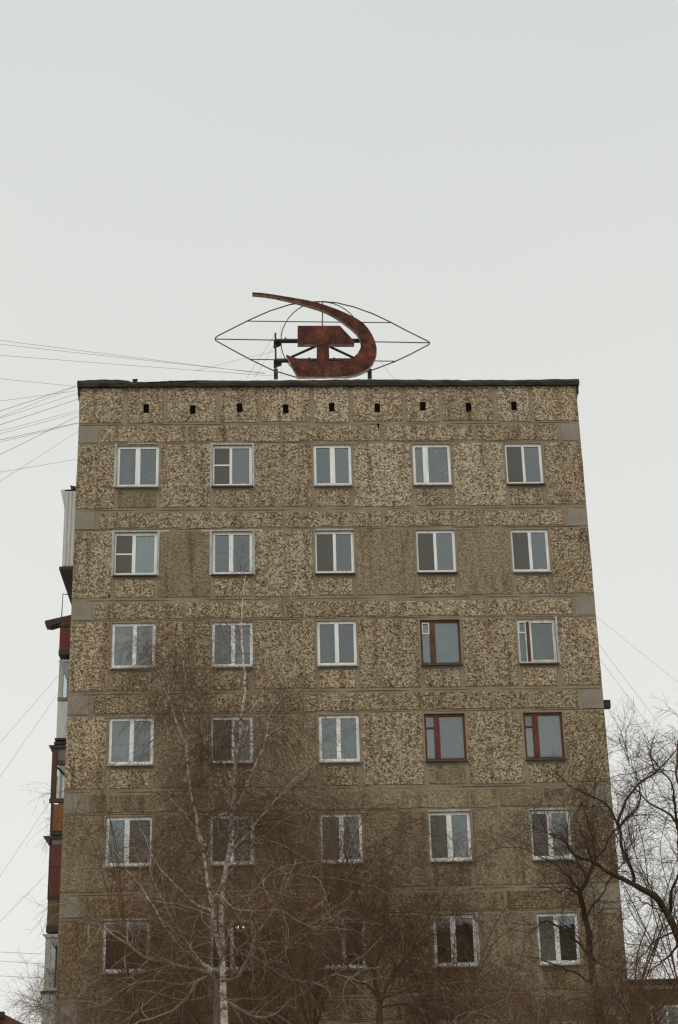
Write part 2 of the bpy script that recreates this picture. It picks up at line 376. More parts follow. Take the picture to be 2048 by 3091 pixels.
def snow_strip(x0, x1, hfun, y0, y1, name='roof_snow'):
    mb = MB(); n = max(6, int((x1 - x0) / .12))
    for i in range(n + 1):
        x = x0 + (x1 - x0) * i / n; h = hfun(x) + prng.uniform(-.008, .008)
        base = 24.47 + (-.05 * math.exp(-((x - 1.9) / .8) ** 2) if x < 5 else 0)
        ya = y0 + prng.uniform(-.01, .01)
        mb.v += [(x, ya, base), (x, ya + .03, base + h * .75), (x, ya + .14, base + h), (x, (y0 + y1) / 2, base + h * .9), (x, y1, base + .0), (x, y1, 24.0)]
    for i in range(n):
        for j in range(5): a = i * 6 + j; mb.f.append((a, a + 6, a + 7, a + 1))
    return mb
sn = snow_strip(.3, 1.56, lambda x: .05 + .075 * math.exp(-((x - .9) / .45) ** 2), -.02, 1.0)
sn.v += []; s1 = tag(sn.build('roof_snow', 'snow', None, True), 'low snow ridge on the roof edge at the left corner of the block', 'snow')
sn = snow_strip(1.76, 3.6, lambda x: .09 + .06 * math.exp(-((x - 2.3) / .5) ** 2), -.15, 1.0)
tag(sn.build('roof_snow', 'snow', None, True), 'lumpy snow spilling over the dip in the dark parapet cap', 'snow')
sn = snow_strip(4.4, 11.6, lambda x: .09 + .05 * math.exp(-((x - 7.6) / 1.6) ** 2), -.04, 3.0)
tag(sn.build('roof_snow', 'snow', None, True), 'thin bank of snow on the roof beneath the rusty emblem', 'snow')

# ------------------------------------------------------------------ windows
# style, mullion centre, mullion width, insect net side, cross bar, curtain, surround flags, extras
D = dict(k='pvc', m=.5, w=.145, net='', bar=0, cur='', sur='', sill='sill_metal')
def sp(**q): d = dict(D); d.update(q); return d
SPEC = [
 [sp(sur='Lt', cur='v'), sp(m=.46, w=.075, net='L', bar=.52, sur='LRT', sill='sill_brown', cur='b'), sp(w=.15, m=.5), sp(m=.34, w=.16, cur='s'), sp(m=.485, w=.075, net='L', sill='sill_brown')],
 [sp(m=.455, w=.10, net='L', bar=.5, cur='B', sur='LRT', sill='sill_brown'), sp(m=.47, w=.125, sur='LRTE', sill='sill_brown', cur='b'), sp(m=.5, w=.085, net='L', cur='b', sill='sill_brown', sur='T'), sp(m=.48, w=.085, net='L', sill='sill_brown'), sp(m=.5, w=.09, net='L', cur='b')],
 [sp(m=.525, w=.11, cur='t'), sp(m=.52, w=.115, cur='t'), sp(m=.50, w=.115, cur='v'), sp(k='brown', cur='T', sill='sill_brown'), sp(k='oldwhite', cur='d', sill='sill_brown', sur='R')],
 [sp(m=.51, w=.115, cur='t'), sp(m=.52, w=.075, net='L', cur='t', sill='sill_brown'), sp(m=.49, w=.115, cur='t'), sp(k='red', cur='T', sill='sill_brown'), sp(k='red2', cur='T', sill='sill_brown')],
 [sp(m=.46, w=.135, net='R', cur='v'), sp(m=.5, w=.10, net='L', cur=''), sp(m=.5, w=.12, net='L', cur=''), sp(m=.49, w=.14, net='L', sur='T', cur=''), sp(m=.48, w=.13, net='L', sur='T', cur='')],
 [sp(m=.5, w=.09, cur='', sur='T'), sp(m=.5, w=.10, cur=''), sp(m=.5, w=.10, net='L'), sp(m=.46, w=.14, sur='R'), sp(m=.47, w=.13, net='L')],
 [sp(), sp(), sp(m=.5), sp(m=.5, sur='T'), sp(net='L')],
]
wrng = random.Random(5)
def sheet(x0, x1, y, z0, z1, mat, name, parent, folds, amp):
    n = max(6, int((x1 - x0) / .03)); mb = MB()
    ph = wrng.uniform(0, 6)
    for i in range(n + 1):
        x = x0 + (x1 - x0) * i / n
        o = amp * math.sin(folds * x * 6.28 + ph) + amp * .5 * math.sin(folds * 1.7 * x * 6.28 + 2 * ph)
        mb.v += [(x, y + o * .8, z0), (x, y + o, z1)]
    for i in range(n): mb.f.append((2 * i, 2 * i + 2, 2 * i + 3, 2 * i + 1))
    return mb.build(name, mat, parent, True)
for r in range(ROWS):
    for c in range(5):
        s = SPEC[r][c]; x0, x1 = WL[c], WR[c]; z1 = ZT1 - FH * r; z0 = z1 - WH
        kd = s['k']; yf = .075; dep = .07
        fm = {'pvc': 'white_plastic', 'brown': 'brown_wood', 'red': 'red_wood', 'red2': 'red_wood', 'oldwhite': 'old_white_paint'}[kd]
        fx = .085 if kd == 'pvc' else .058; fb = .09 if kd == 'pvc' else .065; ft = .085 if kd == 'pvc' else .075
        fr = MB(); w = x1 - x0
        if kd == 'pvc': mc, mw = x0 + s['m'] * w, s['w']
        else: mc, mw = x0 + (.305 if kd != 'oldwhite' else .28) * w, (.165 if kd != 'oldwhite' else .10)
        fl, frr = fx, fx
        if s['net'] == 'L': fl = .05
        if s['net'] == 'R': frr = .05
        e = .004                        # the frame stands a little clear of the reveal
        fr.box(x0 + e, x0 + fl, yf, yf + dep, z0 + e, z1 - e); fr.box(x1 - frr, x1 - e, yf, yf + dep, z0 + e, z1 - e)
        fr.box(x0 + fl, x1 - frr, yf + .001, yf + dep, z0 + e, z0 + fb); fr.box(x0 + fl, x1 - frr, yf + .001, yf + dep, z1 - ft, z1 - e)
        win = fr.build('window', fm, block)
        zb, zt_ = z0 + fb, z1 - ft
        mm = fm if kd != 'oldwhite' else 'brown_wood'
        MB().box(mc - mw / 2, mc + mw / 2, yf - .006, yf + dep - .002, zb, zt_).build('mullion', mm, win)
        L_, R_ = (x0 + fl, mc - mw / 2), (mc + mw / 2, x1 - frr)
        panes = [(L_[0], L_[1], zb, zt_), (R_[0], R_[1], zb, zt_)]
        if kd != 'pvc':
            zf = z1 - .30 * WH; bw = .045
            if kd == 'brown': sm_ = 'old_white_paint'
            elif kd == 'oldwhite': sm_ = 'old_white_paint'
            else: sm_ = 'red_wood'
            sb = MB().box(L_[0], L_[1], yf - .004, yf + .03, zf - bw / 2, zf + bw / 2)
            if kd in ('brown', 'oldwhite'):
                sb.box(L_[0], L_[0] + .022, yf - .005, yf + .03, zf + bw / 2, zt_); sb.box(L_[1] - .03, L_[1], yf - .005, yf + .03, (zf + bw / 2) if kd == 'brown' else zb, zt_); sb.box(L_[0] + .022, L_[1] - .03, yf - .005, yf + .03, zt_ - .03, zt_)
            if kd == 'oldwhite':
                sb.box(R_[0], R_[0] + .055, yf - .005, yf + .03, zb, zt_); sb.box(R_[0] + .055, R_[1], yf - .005, yf + .03, zt_ - .045, zt_); sb.box(R_[0] + .055, R_[1], yf - .005, yf + .03, zb, zb + .045)
                sb.box(R_[1] - .03, R_[1], yf - .006, yf + .03, zb + .045, zt_ - .045)
            sb.build('sash', sm_, win)
            panes = [(L_[0], L_[1], zb, zf - bw / 2), (L_[0], L_[1], zf + bw / 2, zt_), (R_[0], R_[1], zb, zt_)]
        if s['bar']:
            zz = z0 + s['bar'] * WH; MB().box(L_[0], L_[1], yf - .012, yf + .02, zz - .022, zz + .022).build('cross_bar', fm, win)
        for (a, b, p, q) in panes:
            MB().box(a, b, yf + .036, yf + .040, p, q).build('pane', 'glass', win)
        for sd_ in s['net']:
            a, b = L_ if sd_ == 'L' else R_
            MB().box(a + .004, b - .004, yf - .002, yf + .002, zb + .004, zt_ - .004).build('insect_screen', 'insect_net', win)
        # sloping drip sill with a folded lip
        sl_ = MB(); sx0, sx1 = x0 - .02, x1 + .02; pr = -.085
        sl_.v = [(sx0, pr, z0 - .055), (sx1, pr, z0 - .055), (sx1, pr, z0 - .018), (sx0, pr, z0 - .018), (sx0, yf, z0 - .035), (sx1, yf, z0 - .035), (sx1, yf, z0 + .003), (sx0, yf, z0 + .003)]
        sl_.f = [(0, 1, 2, 3), (3, 2, 6, 7), (1, 0, 4, 5), (0, 3, 7, 4), (2, 1, 5, 6)]
        sl_.build('sill', s['sill'] if kd == 'pvc' else 'sill_brown', win)
        # painted reveals and plaster surround
        if s['sur']:
            su = MB(); y0_, y1_ = -.006, .0
            if 'L' in s['sur']: su.box(x0 - .075, x0 - .002, y0_, .06, z0 - .02, z1 + .06)
            if 'R' in s['sur']: su.box(x1 + .002, x1 + .065, y0_, .06, z0 - .02, z1 + .06)
            if 'T' in s['sur']: su.box(x0 - .002, x1 + .002, y0_ + .001, .06, z1 + .004, z1 + .055)
            if 't' in s['sur']: su.box(x0 + .3, x1 - .1, y0_ + .001, .02, z1 + .045, z1 + .075)
            if 'E' in s['sur']: su.box(x0 - .32, x0 - .077, y0_ + .002, .02, z1 + .0, z1 + .055); su.box(x1 + .067, x1 + .30, y0_ + .002, .02, z1 + .0, z1 + .055)
            su.build('surround', 'white_plaster', win)
        # the room behind
        rm = MB(); a, b, p, q = x0 - .6, x1 + .6, z0 - .75, z1 + .3
        rm.v = [(a, .35, p), (b, .35, p), (b, 2.6, p), (a, 2.6, p), (a, .35, q), (b, .35, q), (b, 2.6, q), (a, 2.6, q)]
        rm.f = [(0, 1, 2, 3), (4, 7, 6, 5), (0, 3, 7, 4), (1, 5, 6, 2), (2, 6, 7, 3)]
        rm.build('room', 'room', win)
        cu = s['cur']
        if cu in ('t', 'T'): sheet(x0 + .02, x1 - .02, .30, z0 + (.05 if cu == 't' else .18), z1 + .05, 'tulle', 'curtain', win, 9, .018)
        if cu == 'v': sheet(x0 + .02, x0 + .34 * w, .30, z0, z1, 'tulle', 'curtain', win, 9, .018)
        if cu == 'd': sheet(x0 + .45 * w, x1 - .30 * w, .30, z0, z1 - .45, 'tulle', 'curtain', win, 7, .02)
        if cu == 'B': sheet(mc, x1 - .02, .124, z0 + .02, z1 - .02, 'blind', 'blind', win, 2, .002)
        if cu in ('b', 's'):
            mb = MB()
            for q in range(3):
                xa = wrng.uniform(mc + .05, x1 - .25); mb.box(xa, xa + wrng.uniform(.06, .16), .24, .34, z0 + .005, z0 + wrng.uniform(.08, .2))
            mb.build('windowsill_clutter', 'blind', win)
        if cu == 's' :
            mb = MB()
            for (u, v_) in ((.62, .82), (.72, .38), (.86, .30), (.83, .45), (.60, .60)):
                xx, zz = x0 + u * w, z0 + v_ * WH
                for q in range(3):
                    an = q * math.pi / 3; ca, sa = math.cos(an) * .05, math.sin(an) * .05
                    mb.tube([(xx - ca, yf + .048, zz - sa), (xx + ca, yf + .048, zz + sa)], .008, 4)
            mb.build('paper_snowflake', 'blind', win)
        if (r, c) == (0, 0):
            mb = MB(); mb.box(x1 - .33, x1 - .10, .23, .27, z0 + .50, z0 + .535); mb.box(x1 - .33, x1 - .2, .23, .27, z0 + .33, z0 + .36); mb.box(x1 - .34, x1 - .30, .23, .27, z0 + .0, z0 + .22)
            mb.build('shelf', 'blind', win)
        if (r, c) == (2, 3):
            MB().box(mc + .08, mc + .48, .22, .27, z0 + .03, z0 + .43).build('cardboard_sheet', 'drape', win)
# white plaster smears beside two second-row windows, wide joint gap above the top row
MB().box(2.428 + .07, 2.428 + .34, -.004, .01, 19.57 + .0, 19.57 + .045).build('plaster_smear', 'white_plaster', block)
MB().box(.95, 1.176 - .08, -.004, .01, 19.57 + .0, 19.57 + .035).build('plaster_smear', 'white_plaster', block)
MB().prism([(9.00, 23.05), (9.05, 22.80), (9.08, 23.05)], -.002, .01).build('joint_gap', 'void', block)

# lit ceiling lamp in the room behind the sixth-row window next to the birch
lp = at(727, 2799, 1.3); lamp = empty('ceiling_lamp', 'small lit orange ceiling lamp inside the window behind the birch trunks', 'lamp')
lamp.location = tuple(lp)
MB().tube([(0, 0, .02), (0, 0, .5)], .012, 6).build('stem', 'dark_steel', lamp)
for dx in (-.09, .09):
    pts = [(dx, 0, -.035), (dx, 0, -.02), (dx, 0, .0), (dx, 0, .03), (dx, 0, .045)]
    MB().tube(pts, [.01, .035, .045, .035, .012], 8).build('bulb_shade', 'lamp_glow', lamp, True)
MB().tube([(-.09, 0, .05), (0, 0, .09), (.09, 0, .05)], .008, 5).build('arm', 'dark_steel', lamp)

# ------------------------------------------------------------------ balconies on the left side wall (seen end-on)
BY0, BY1 = 4.0, 9.2
def bal(zfloor, lab=None):
    o = MB().box(-.80, .0, BY0 + .02, BY1, zfloor - .17, zfloor - .02).build('balcony', 'concrete', block)
    if lab: o['label'] = lab
    return o
def bx(par, name, mat, *b): return MB().box(*b).build(name, mat, par)
def ribbed(par, name, mat, x0, x1, y, z0, z1, pitch, depth=.018):
    mb = MB(); n = max(2, int(round((x1 - x0) / pitch)))
    xs_ = [];
    for i in range(n):
        a = x0 + (x1 - x0) * i / n; p = (x1 - x0) / n; xs_ += [(a, 0), (a + .35 * p, 0), (a + .5 * p, -depth), (a + .85 * p, -depth)]
    xs_.append((x1, 0))
    for a, d in xs_: mb.v += [(a, y + d, z0), (a, y + d, z1)]
    for i in range(len(xs_) - 1): mb.f.append((2 * i, 2 * i + 2, 2 * i + 3, 2 * i + 1))
    return mb.build(name, mat, par)
# row 1: white corrugated enclosure with a flared eave
b1 = bal(20.2, 'fully enclosed balcony clad in white corrugated sheet')
bx(b1, 'cladding_core', 'cladding_white', -.845, -.001, BY0 + .0, BY1, 20.0, 22.60)
ribbed(b1, 'corrugated_sheet', 'cladding_white', -.84, -.002, BY0 - .004, 20.02, 22.58, .115)
MB().prism([(-.845, 22.0), (-.845, 22.64), (-.99, 22.64)], BY0 - .01, BY1).build('eave', 'cladding_white', b1)
MB().prism([(-.99, 22.645), (-.60, 22.66), (-.70, 22.80), (-.001, 22.665)][::1], BY0, BY1).build('roof_sheet', 'tar', b1)
bx(b1, 'floor_edge', 'dark_wood', -.93, -.001, BY0 - .03, BY1, 19.90, 19.995)
# row 2: red boarded railing under a sloping board canopy, washing frame above
b2 = bal(17.4, 'open balcony with red boarded railing and a sloping board canopy')
for i in range(6):
    bx(b2, 'board', 'cladding_red', -.825, -.002, BY0 + .002 * (i % 2), BY0 + .03, 17.25 + .125 * i, 17.25 + .125 * (i + 1) - .006)
bx(b2, 'side_board', 'cladding_red', -.83, -.80, BY0 + .032, BY1, 17.25, 18.0)
bx(b2, 'rail', 'dark_wood', -.85, -.002, BY0 - .02, BY1, 18.003, 18.10)
bx(b2, 'top_board', 'cladding_orange', -.80, -.002, BY0 - .005, BY0 + .02, 18.103, 18.16)
MB().prism([(-1.30, 18.12), (-1.28, 18.06), (-1.12, 18.04), (-.80, 18.14), (-.002, 18.17), (-.002, 18.50), (-1.30, 18.20)], BY0 - .02, BY0 + .45).build('canopy', 'dark_wood', b2)
MB().tube([(-.79, BY0, 18.2), (-.78, BY0, 19.08), (-.001, BY0 + .2, 19.05)], .018, 6).build('washing_frame', 'rod_steel', b2)
bx(b2, 'slab_edge', 'dark_wood', -.84, -.002, BY0 - .01, BY1, 17.10, 17.245)
# row 3: white framed glazing over a pale parapet
b3 = bal(14.6, 'glazed balcony with white posts and pale parapet')
bx(b3, 'parapet', 'cladding_white', -.80, -.002, BY0, BY0 + .05, 14.45, 15.60)
bx(b3, 'side_parapet', 'cladding_white', -.80, -.75, BY0 + .06, BY1, 14.45, 15.60)
bx(b3, 'ledge', 'concrete', -.81, -.002, BY0 - .02, BY1, 15.61, 15.72)
bx(b3, 'post', 'white_plaster', -.80, -.66, BY0, BY0 + .1, 15.73, 16.86); bx(b3, 'post', 'white_plastic', -.44, -.38, BY0 + .02, BY0 + .08, 15.73, 16.86)
bx(b3, 'pane', 'glass', -.655, -.445, BY0 + .04, BY0 + .05, 15.73, 16.86); bx(b3, 'pane', 'glass', -.375, -.01, BY0 + .04, BY0 + .05, 15.73, 16.86)
bx(b3, 'dark_lining', 'room', -.62, -.01, BY0 + .6, BY0 + .64, 15.0, 17.0)
bx(b3, 'top_rail', 'white_plaster', -.81, -.002, BY0 - .005, BY1, 16.865, 16.93)
bx(b3, 'bottom_strip', 'dark_wood', -.84, -.002, BY0 - .02, BY1, 14.38, 14.445)
# row 4: brown timber glazing with white slats over an orange panel
b4 = bal(11.8, 'brown timber balcony with white slats and orange panel below')
bx(b4, 'post', 'brown_wood', -.90, -.745, BY0, BY0 + .12, 12.60, 14.12); bx(b4, 'beam', 'brown_wood', -.742, -.002, BY0 + .01, BY0 + .1, 13.62, 13.76)
bx(b4, 'upper_panel', 'room', -.742, -.002, BY0 + .03, BY0 + .06, 13.765, 14.12)
bx(b4, 'beam', 'brown_wood', -.93, -.002, BY0 - .01, BY0 + .1, 12.47, 12.597)
for i in range(4): bx(b4, 'slat', 'old_white_paint', -.735 + .18 * i, -.735 + .18 * i + .095, BY0 + .03, BY0 + .05, 12.60, 13.28 - .02 * i)
MB().tube([(-.73, BY0 + .02, 13.55), (-.03, BY0 + .02, 12.85)], .035, 5).build('brace', 'dark_wood', b4)
bx(b4, 'pane', 'glass', -.742, -.002, BY0 + .07, BY0 + .075, 12.60, 13.615)
bx(b4, 'backdrop_panel', 'drape', -.742, -.01, BY0 + .7, BY0 + .74, 12.3, 14.1)
MB().prism([(-.90, 14.125), (-.002, 14.125), (-.002, 14.26), (-1.02, 14.22)], BY0 - .03, BY1).build('cap', 'dark_wood', b4)
bx(b4, 'roof_board', 'dark_wood', -.86, -.002, BY0 - .02, BY1, 14.265, 14.33)
bx(b4, 'panel', 'cladding_orange', -.80, -.002, BY0, BY0 + .04, 11.62, 12.42); bx(b4, 'corner_post', 'dark_wood', -.87, -.802, BY0 - .01, BY1, 11.60, 12.46)
bx(b4, 'slab_edge', 'dark_wood', -.86, -.002, BY0 - .02, BY1, 11.50, 11.597)
# row 5: maroon enclosure above ochre parapet
b5 = bal(9.0, 'maroon boarded balcony above an ochre parapet')
bx(b5, 'panel', 'cladding_maroon', -.83, -.002, BY0, BY0 + .04, 9.72, 10.55); bx(b5, 'panel', 'cladding_maroon', -.835, -.002, BY0 - .006, BY0 + .04, 10.56, 11.22)
bx(b5, 'window_strip', 'room', -.80, -.002, BY0 + .01, BY0 + .04, 11.225, 11.38); bx(b5, 'side_panel', 'dark_wood', -.86, -.838, BY0 - .01, BY1, 9.62, 11.38)
MB().prism([(-.87, 11.385), (-.002, 11.385), (-.002, 11.47), (-1.07, 11.47)], BY0 - .03, BY1).build('cap', 'dark_wood', b5)
bx(b5, 'mid_strip', 'dark_wood', -.85, -.002, BY0 - .01, BY0 + .04, 9.60, 9.715)
bx(b5, 'parapet', 'cladding_ochre', -.80, -.002, BY0, BY0 + .04, 8.87, 9.595); bx(b5, 'side_parapet', 'cladding_ochre', -.845, -.802, BY0 + .005, BY1, 8.87, 9.595)
bx(b5, 'slab_edge', 'dark_wood', -.86, -.002, BY0 - .02, BY1, 8.68, 8.865)
# row 6: grey glazing with a white corner post above a pale parapet
b6 = bal(6.2, 'grey glazed balcony with white corner post and pale parapet')
bx(b6, 'post', 'white_plaster', -.86, -.71, BY0, BY0 + .1, 7.12, 8.52); bx(b6, 'post', 'white_plastic', -.50, -.44, BY0 + .01, BY0 + .08, 7.12, 8.52)
bx(b6, 'pane', 'glass', -.705, -.505, BY0 + .04, BY0 + .05, 7.12, 8.52); bx(b6, 'pane', 'glass', -.435, -.01, BY0 + .04, BY0 + .05, 7.12, 8.52)
bx(b6, 'dark_lining', 'room', -.62, -.01, BY0 + .5, BY0 + .54, 6.6, 8.5)
MB().prism([(-.88, 8.525), (-.002, 8.525), (-.002, 8.62), (-.97, 8.62)], BY0 - .03, BY1).build('cap', 'white_plaster', b6)
bx(b6, 'ledge', 'white_plaster', -.88, -.002, BY0 - .02, BY1, 7.03, 7.117); bx(b6, 'ledge', 'brown_wood', -.94, -.002, BY0 - .03, BY1, 6.95, 7.027)
ribbed(b6, 'parapet', 'cladding_grey', -.88, -.002, BY0, 3.2, 6.945, .2, .01); bx(b6, 'parapet_core', 'cladding_grey', -.88, -.002, BY0 + .01, BY1, 3.2, 6.94)

# ------------------------------------------------------------------ emblem on the roof
SY = 1.2
def z1r(u, v, Y=SY): return at(600 + u * 800 / 1568, 850 + v * 800 / 1568, Y)
def xz(pts): return [(lambda q: (q[0], q[2]))(z1r(*p)) for p in pts]
emb = empty('roof_emblem', 'rusty hammer and sickle emblem in an eye-shaped rod frame on the roof', 'emblem')
def smooth_closed(pts, it=1):
    return pts
sick_o = [(318, 72), (380, 76), (450, 86), (540, 101), (640, 118), (700, 132), (760, 151), (830, 177), (890, 204), (940, 230), (975, 255), (1003, 286), (1026, 322), (1043, 360), (1053, 400), (1053, 432), (1046, 462), (1031, 491), (1005, 520), (972, 543), (930, 559), (880, 568), (800, 572), (700, 573), (585, 572)]
sick_i = [(565, 532), (540, 482), (518, 440), (555, 455), (600, 467), (660, 477), (735, 481), (810, 479), (870, 472), (912, 458), (940, 434), (957, 402), (960, 372), (950, 338), (930, 308), (900, 281), (860, 250), (815, 219), (765, 191), (705, 166), (640, 147), (560, 124), (460, 101), (390, 90), (318, 83)]
def plate(name, poly, y0, y1, par, mat='rust', side='rust_flange'):
    q = xz(poly); q = q[::-1]
    a = sum(q[i][0] * q[(i + 1) % len(q)][1] - q[(i + 1) % len(q)][0] * q[i][1] for i in range(len(q)))
    if a < 0: q = q[::-1]
    o = MB().prism(q, y0, y1).build(name, mat, par); o.data.materials.append(MATS[side])
    for p in o.data.polygons:
        if p.index > 1: p.material_index = 1
    return o
plate('sickle', sick_o + sick_i, SY - .10, SY + .07, emb)
plate('hammer_head', [(586, 270), (836, 270), (922, 362), (920, 381), (586, 381)], SY - .102, SY + .07, emb)
plate('hammer_handle', [(699, 383), (770, 383), (774, 470), (778, 560), (694, 560), (698, 470)], SY - .114, SY - .103, emb)
def rods(name, pts, r, mat='rod_steel', y=SY + .16, k=6): return MB().tube([tuple(z1r(u, v, y)) for u, v in pts], r, k).build(name, mat, emb, True)
rods('outline_rod', [(735, 604), (660, 590), (600, 573), (500, 543), (440, 525), (310, 463), (200, 404), (110, 354), (100, 347), (97, 340), (100, 332), (112, 322), (290, 232), (420, 174), (540, 136), (660, 120), (740, 118), (820, 126), (920, 150), (1030, 190), (1130, 237), (1240, 295), (1350, 349), (1364, 357), (1368, 364), (1362, 373), (1250, 432), (1160, 474), (1060, 512), (960, 546), (880, 572), (800, 596), (735, 604)], .02)
rods('circle_rod', [(727 + 240 * math.cos(a), 352 + 232 * math.sin(a)) for a in [i * 2 * math.pi / 40 for i in range(41)]], .016)
rods('cross_rod', [(290, 234), (1135, 243)], .016); rods('cross_rod', [(98, 340), (1366, 362)], .018); rods('cross_rod', [(310, 460), (1165, 471)], .016)
rods('upright_rod', [(733, 119), (733, 300)], .018)
for v_, nm_ in ((353, 'beam'), (469, 'beam')):
    a = z1r(450, v_ - 4, SY + .22); b = z1r(1010, v_ - 2, SY + .22)
    MB().box(a[0], b[0], SY + .1, SY + .2, a[2] - .06, a[2] + .0).build(nm_, 'dark_steel', emb)
    MB().box(a[0], b[0], SY + .205, SY + .26, a[2] - .075, a[2] + .03).build('rail', 'dark_steel', emb)
rods('brace', [(548, 447), (700, 380)], .045, 'dark_steel', SY + .2, 4); rods('brace', [(765, 380), (922, 453)], .045, 'dark_steel', SY + .2, 4)
for u, vt in ((455, 305), (1005, 330)):
    p = z1r(u, vt, SY + .3); MB().box(p[0] - .03, p[0] + .03, SY + .27, SY + .33, 24.2, p[2]).build('post', 'dark_steel', emb)
    q = z1r(u, 520, SY + .3); MB().box(p[0] - .065, p[0] + .065, SY + .25, SY + .35, 24.2, q[2]).build('post_foot', 'dark_steel', emb)
for v_ in (368, 485):
    p = z1r(470, v_, SY + .3); MB().prism([(p[0] - .14, p[2] - .16), (p[0] - .14, p[2] + .12), (p[0] + .12, p[2] + .12), (p[0] + .12, p[2] - .05)], SY + .26, SY + .34).build('gusset', 'dark_steel', emb)
for (u, v_) in ((515, 343), (655, 462), (802, 462)):
    p = z1r(u, v_, SY + .18); MB().box(p[0] - .03, p[0] + .03, SY + .12, SY + .2, p[2] - .03, p[2] + .05).build('bracket', 'dark_steel', emb)

# small dark box on the right edge of the wall
p0, p1 = at(1823, 2138, .5), at(1841, 2115, .5)
jb = empty('junction_box', 'small dark square box fixed to the right edge of the block', 'box')
MB().box(BW + .03, p1[0], .4, .62, p0[2], p1[2]).build('case', 'dark_steel', jb)
MB().box(BW + .001, BW + .03, .45, .55, p0[2] + .05, p1[2] - .05).build('bracket', 'rod_steel', jb)

# ------------------------------------------------------------------ cables
def cable(a, b, Ya, Yb, label, group, r=.007, sag=.0, ext=1.0):
    A = Vector(at(*a, Ya)); B = Vector(at(*b, Yb))
    if ext > 1: ext *= 3.2                      # on to the far pole or house outside the picture
    B = A + (B - A) * ext
    pts = []
    for i in range(17):
        t = i / 16; p = A.lerp(B, t); p.z -= sag * 4 * t * (1 - t); pts.append(tuple(p))
    o = MB().tube(pts, r * .75, 4).build('cable', 'cable_black', None, True)
    return tag(o, label, 'cable', group)
ORD = ['topmost', 'second', 'third', 'fourth', 'fifth', 'sixth', 'seventh', 'eighth', 'ninth', 'tenth', 'eleventh', 'twelfth']
G1 = 'cables between the roof emblem and the left edge of the picture'
for i, (a, b, sg) in enumerate([((800, 1128), (0, 1020), .12), ((800, 1126), (0, 1030), .15), ((830, 1135), (0, 1057), .25)]):
    cable(a, b, 1.4, -2.0, f'{ORD[i]} of three thin cables slanting left from the rooftop emblem post', G1, .0065, sg, 1.5)
G2 = 'cables fanning left from the upper left edge of the block'
fan = [((228, 1166), (0, 1137)), ((228, 1180), (0, 1202)), ((228, 1166), (0, 1230)), ((228, 1168), (0, 1246)), ((236, 1187), (0, 1257)), ((236, 1205), (0, 1274)), ((236, 1238), (0, 1290)), ((236, 1245), (0, 1296)), ((236, 1276), (0, 1322)), ((236, 1278), (0, 1326)), ((236, 1256), (0, 1361)), ((236, 1385), (0, 1411)), ((236, 1302), (0, 1447))]
O2 = ['topmost', 'second from the top', 'third from the top', 'fourth from the top', 'fifth from the top', 'sixth from the top', 'seventh from the top', 'eighth from the top', 'ninth from the top', 'tenth from the top', 'fourth lowest', 'second lowest', 'lowest']
O2[10] = 'third lowest'
for i, (a, b) in enumerate(fan):
    cable(a, b, .6 + .25 * i, -3 - .2 * i, f"{O2[i]} of the cables fanning left from the block's upper edge", G2, .008 if i in (2, 5, 8, 10) else .0055, .10 + .04 * (i % 4), 1.6)
G3 = 'cables below the fan at the lower left of the block'
for (a, b, lb) in [((180, 2036), (0, 2236), 'upper of two thin cables slanting down left past the white balcony'), ((178, 2090), (0, 2340), 'lower of two thin cables slanting down left past the white balcony'),
                   ((155, 2415), (0, 2640), 'thin slanting cable left of the orange balcony panel'), ((140, 2640), (0, 2775), 'thin slanting cable left of the maroon balcony'),
                   ((138, 2880), (0, 2866), 'upper of three level cables left of the lowest glazed balcony'), ((138, 2910), (0, 2893), 'middle of three level cables left of the lowest glazed balcony'), ((138, 2952), (0, 2938), 'lower of three level cables left of the lowest glazed balcony')]:
    cable(a, b, 5.0, 2.0, lb, G3, .006, .12, 1.8)
G4 = 'faint cables right of the block'
for (a, b, lb) in [((1808, 1945), (2048, 2250), 'upper of two faint cables slanting down right of the block'), ((1812, 1990), (2048, 2300), 'lower of two faint cables slanting down right of the block'), ((1838, 2136), (2048, 2335), 'cable running down right from the small dark wall box'), ((1800, 1860), (2048, 2050), 'faintest and highest cable right of the block')]:
    cable(a, b, .9, 6.0, lb, G4, .0055, .2, 1.6)
G5 = 'guy wires around the emblem post'
for (a, b, lb) in [((833, 1005), (745, 1140), 'wire from the emblem post top down to the left'), ((833, 1030), (770, 1140), 'second wire from the emblem post down to the left'), ((848, 985), (850, 1140), 'wire hanging close beside the emblem post'), ((590, 1120), (833, 1060), 'wire climbing to the middle of the emblem post'), ((1140, 1075), (1190, 1145), 'wire running down right of the sickle blade')]:
    cable(a, b, 1.5, 1.0, lb, G5, .005, -.02 if a[0] < 700 else .02)

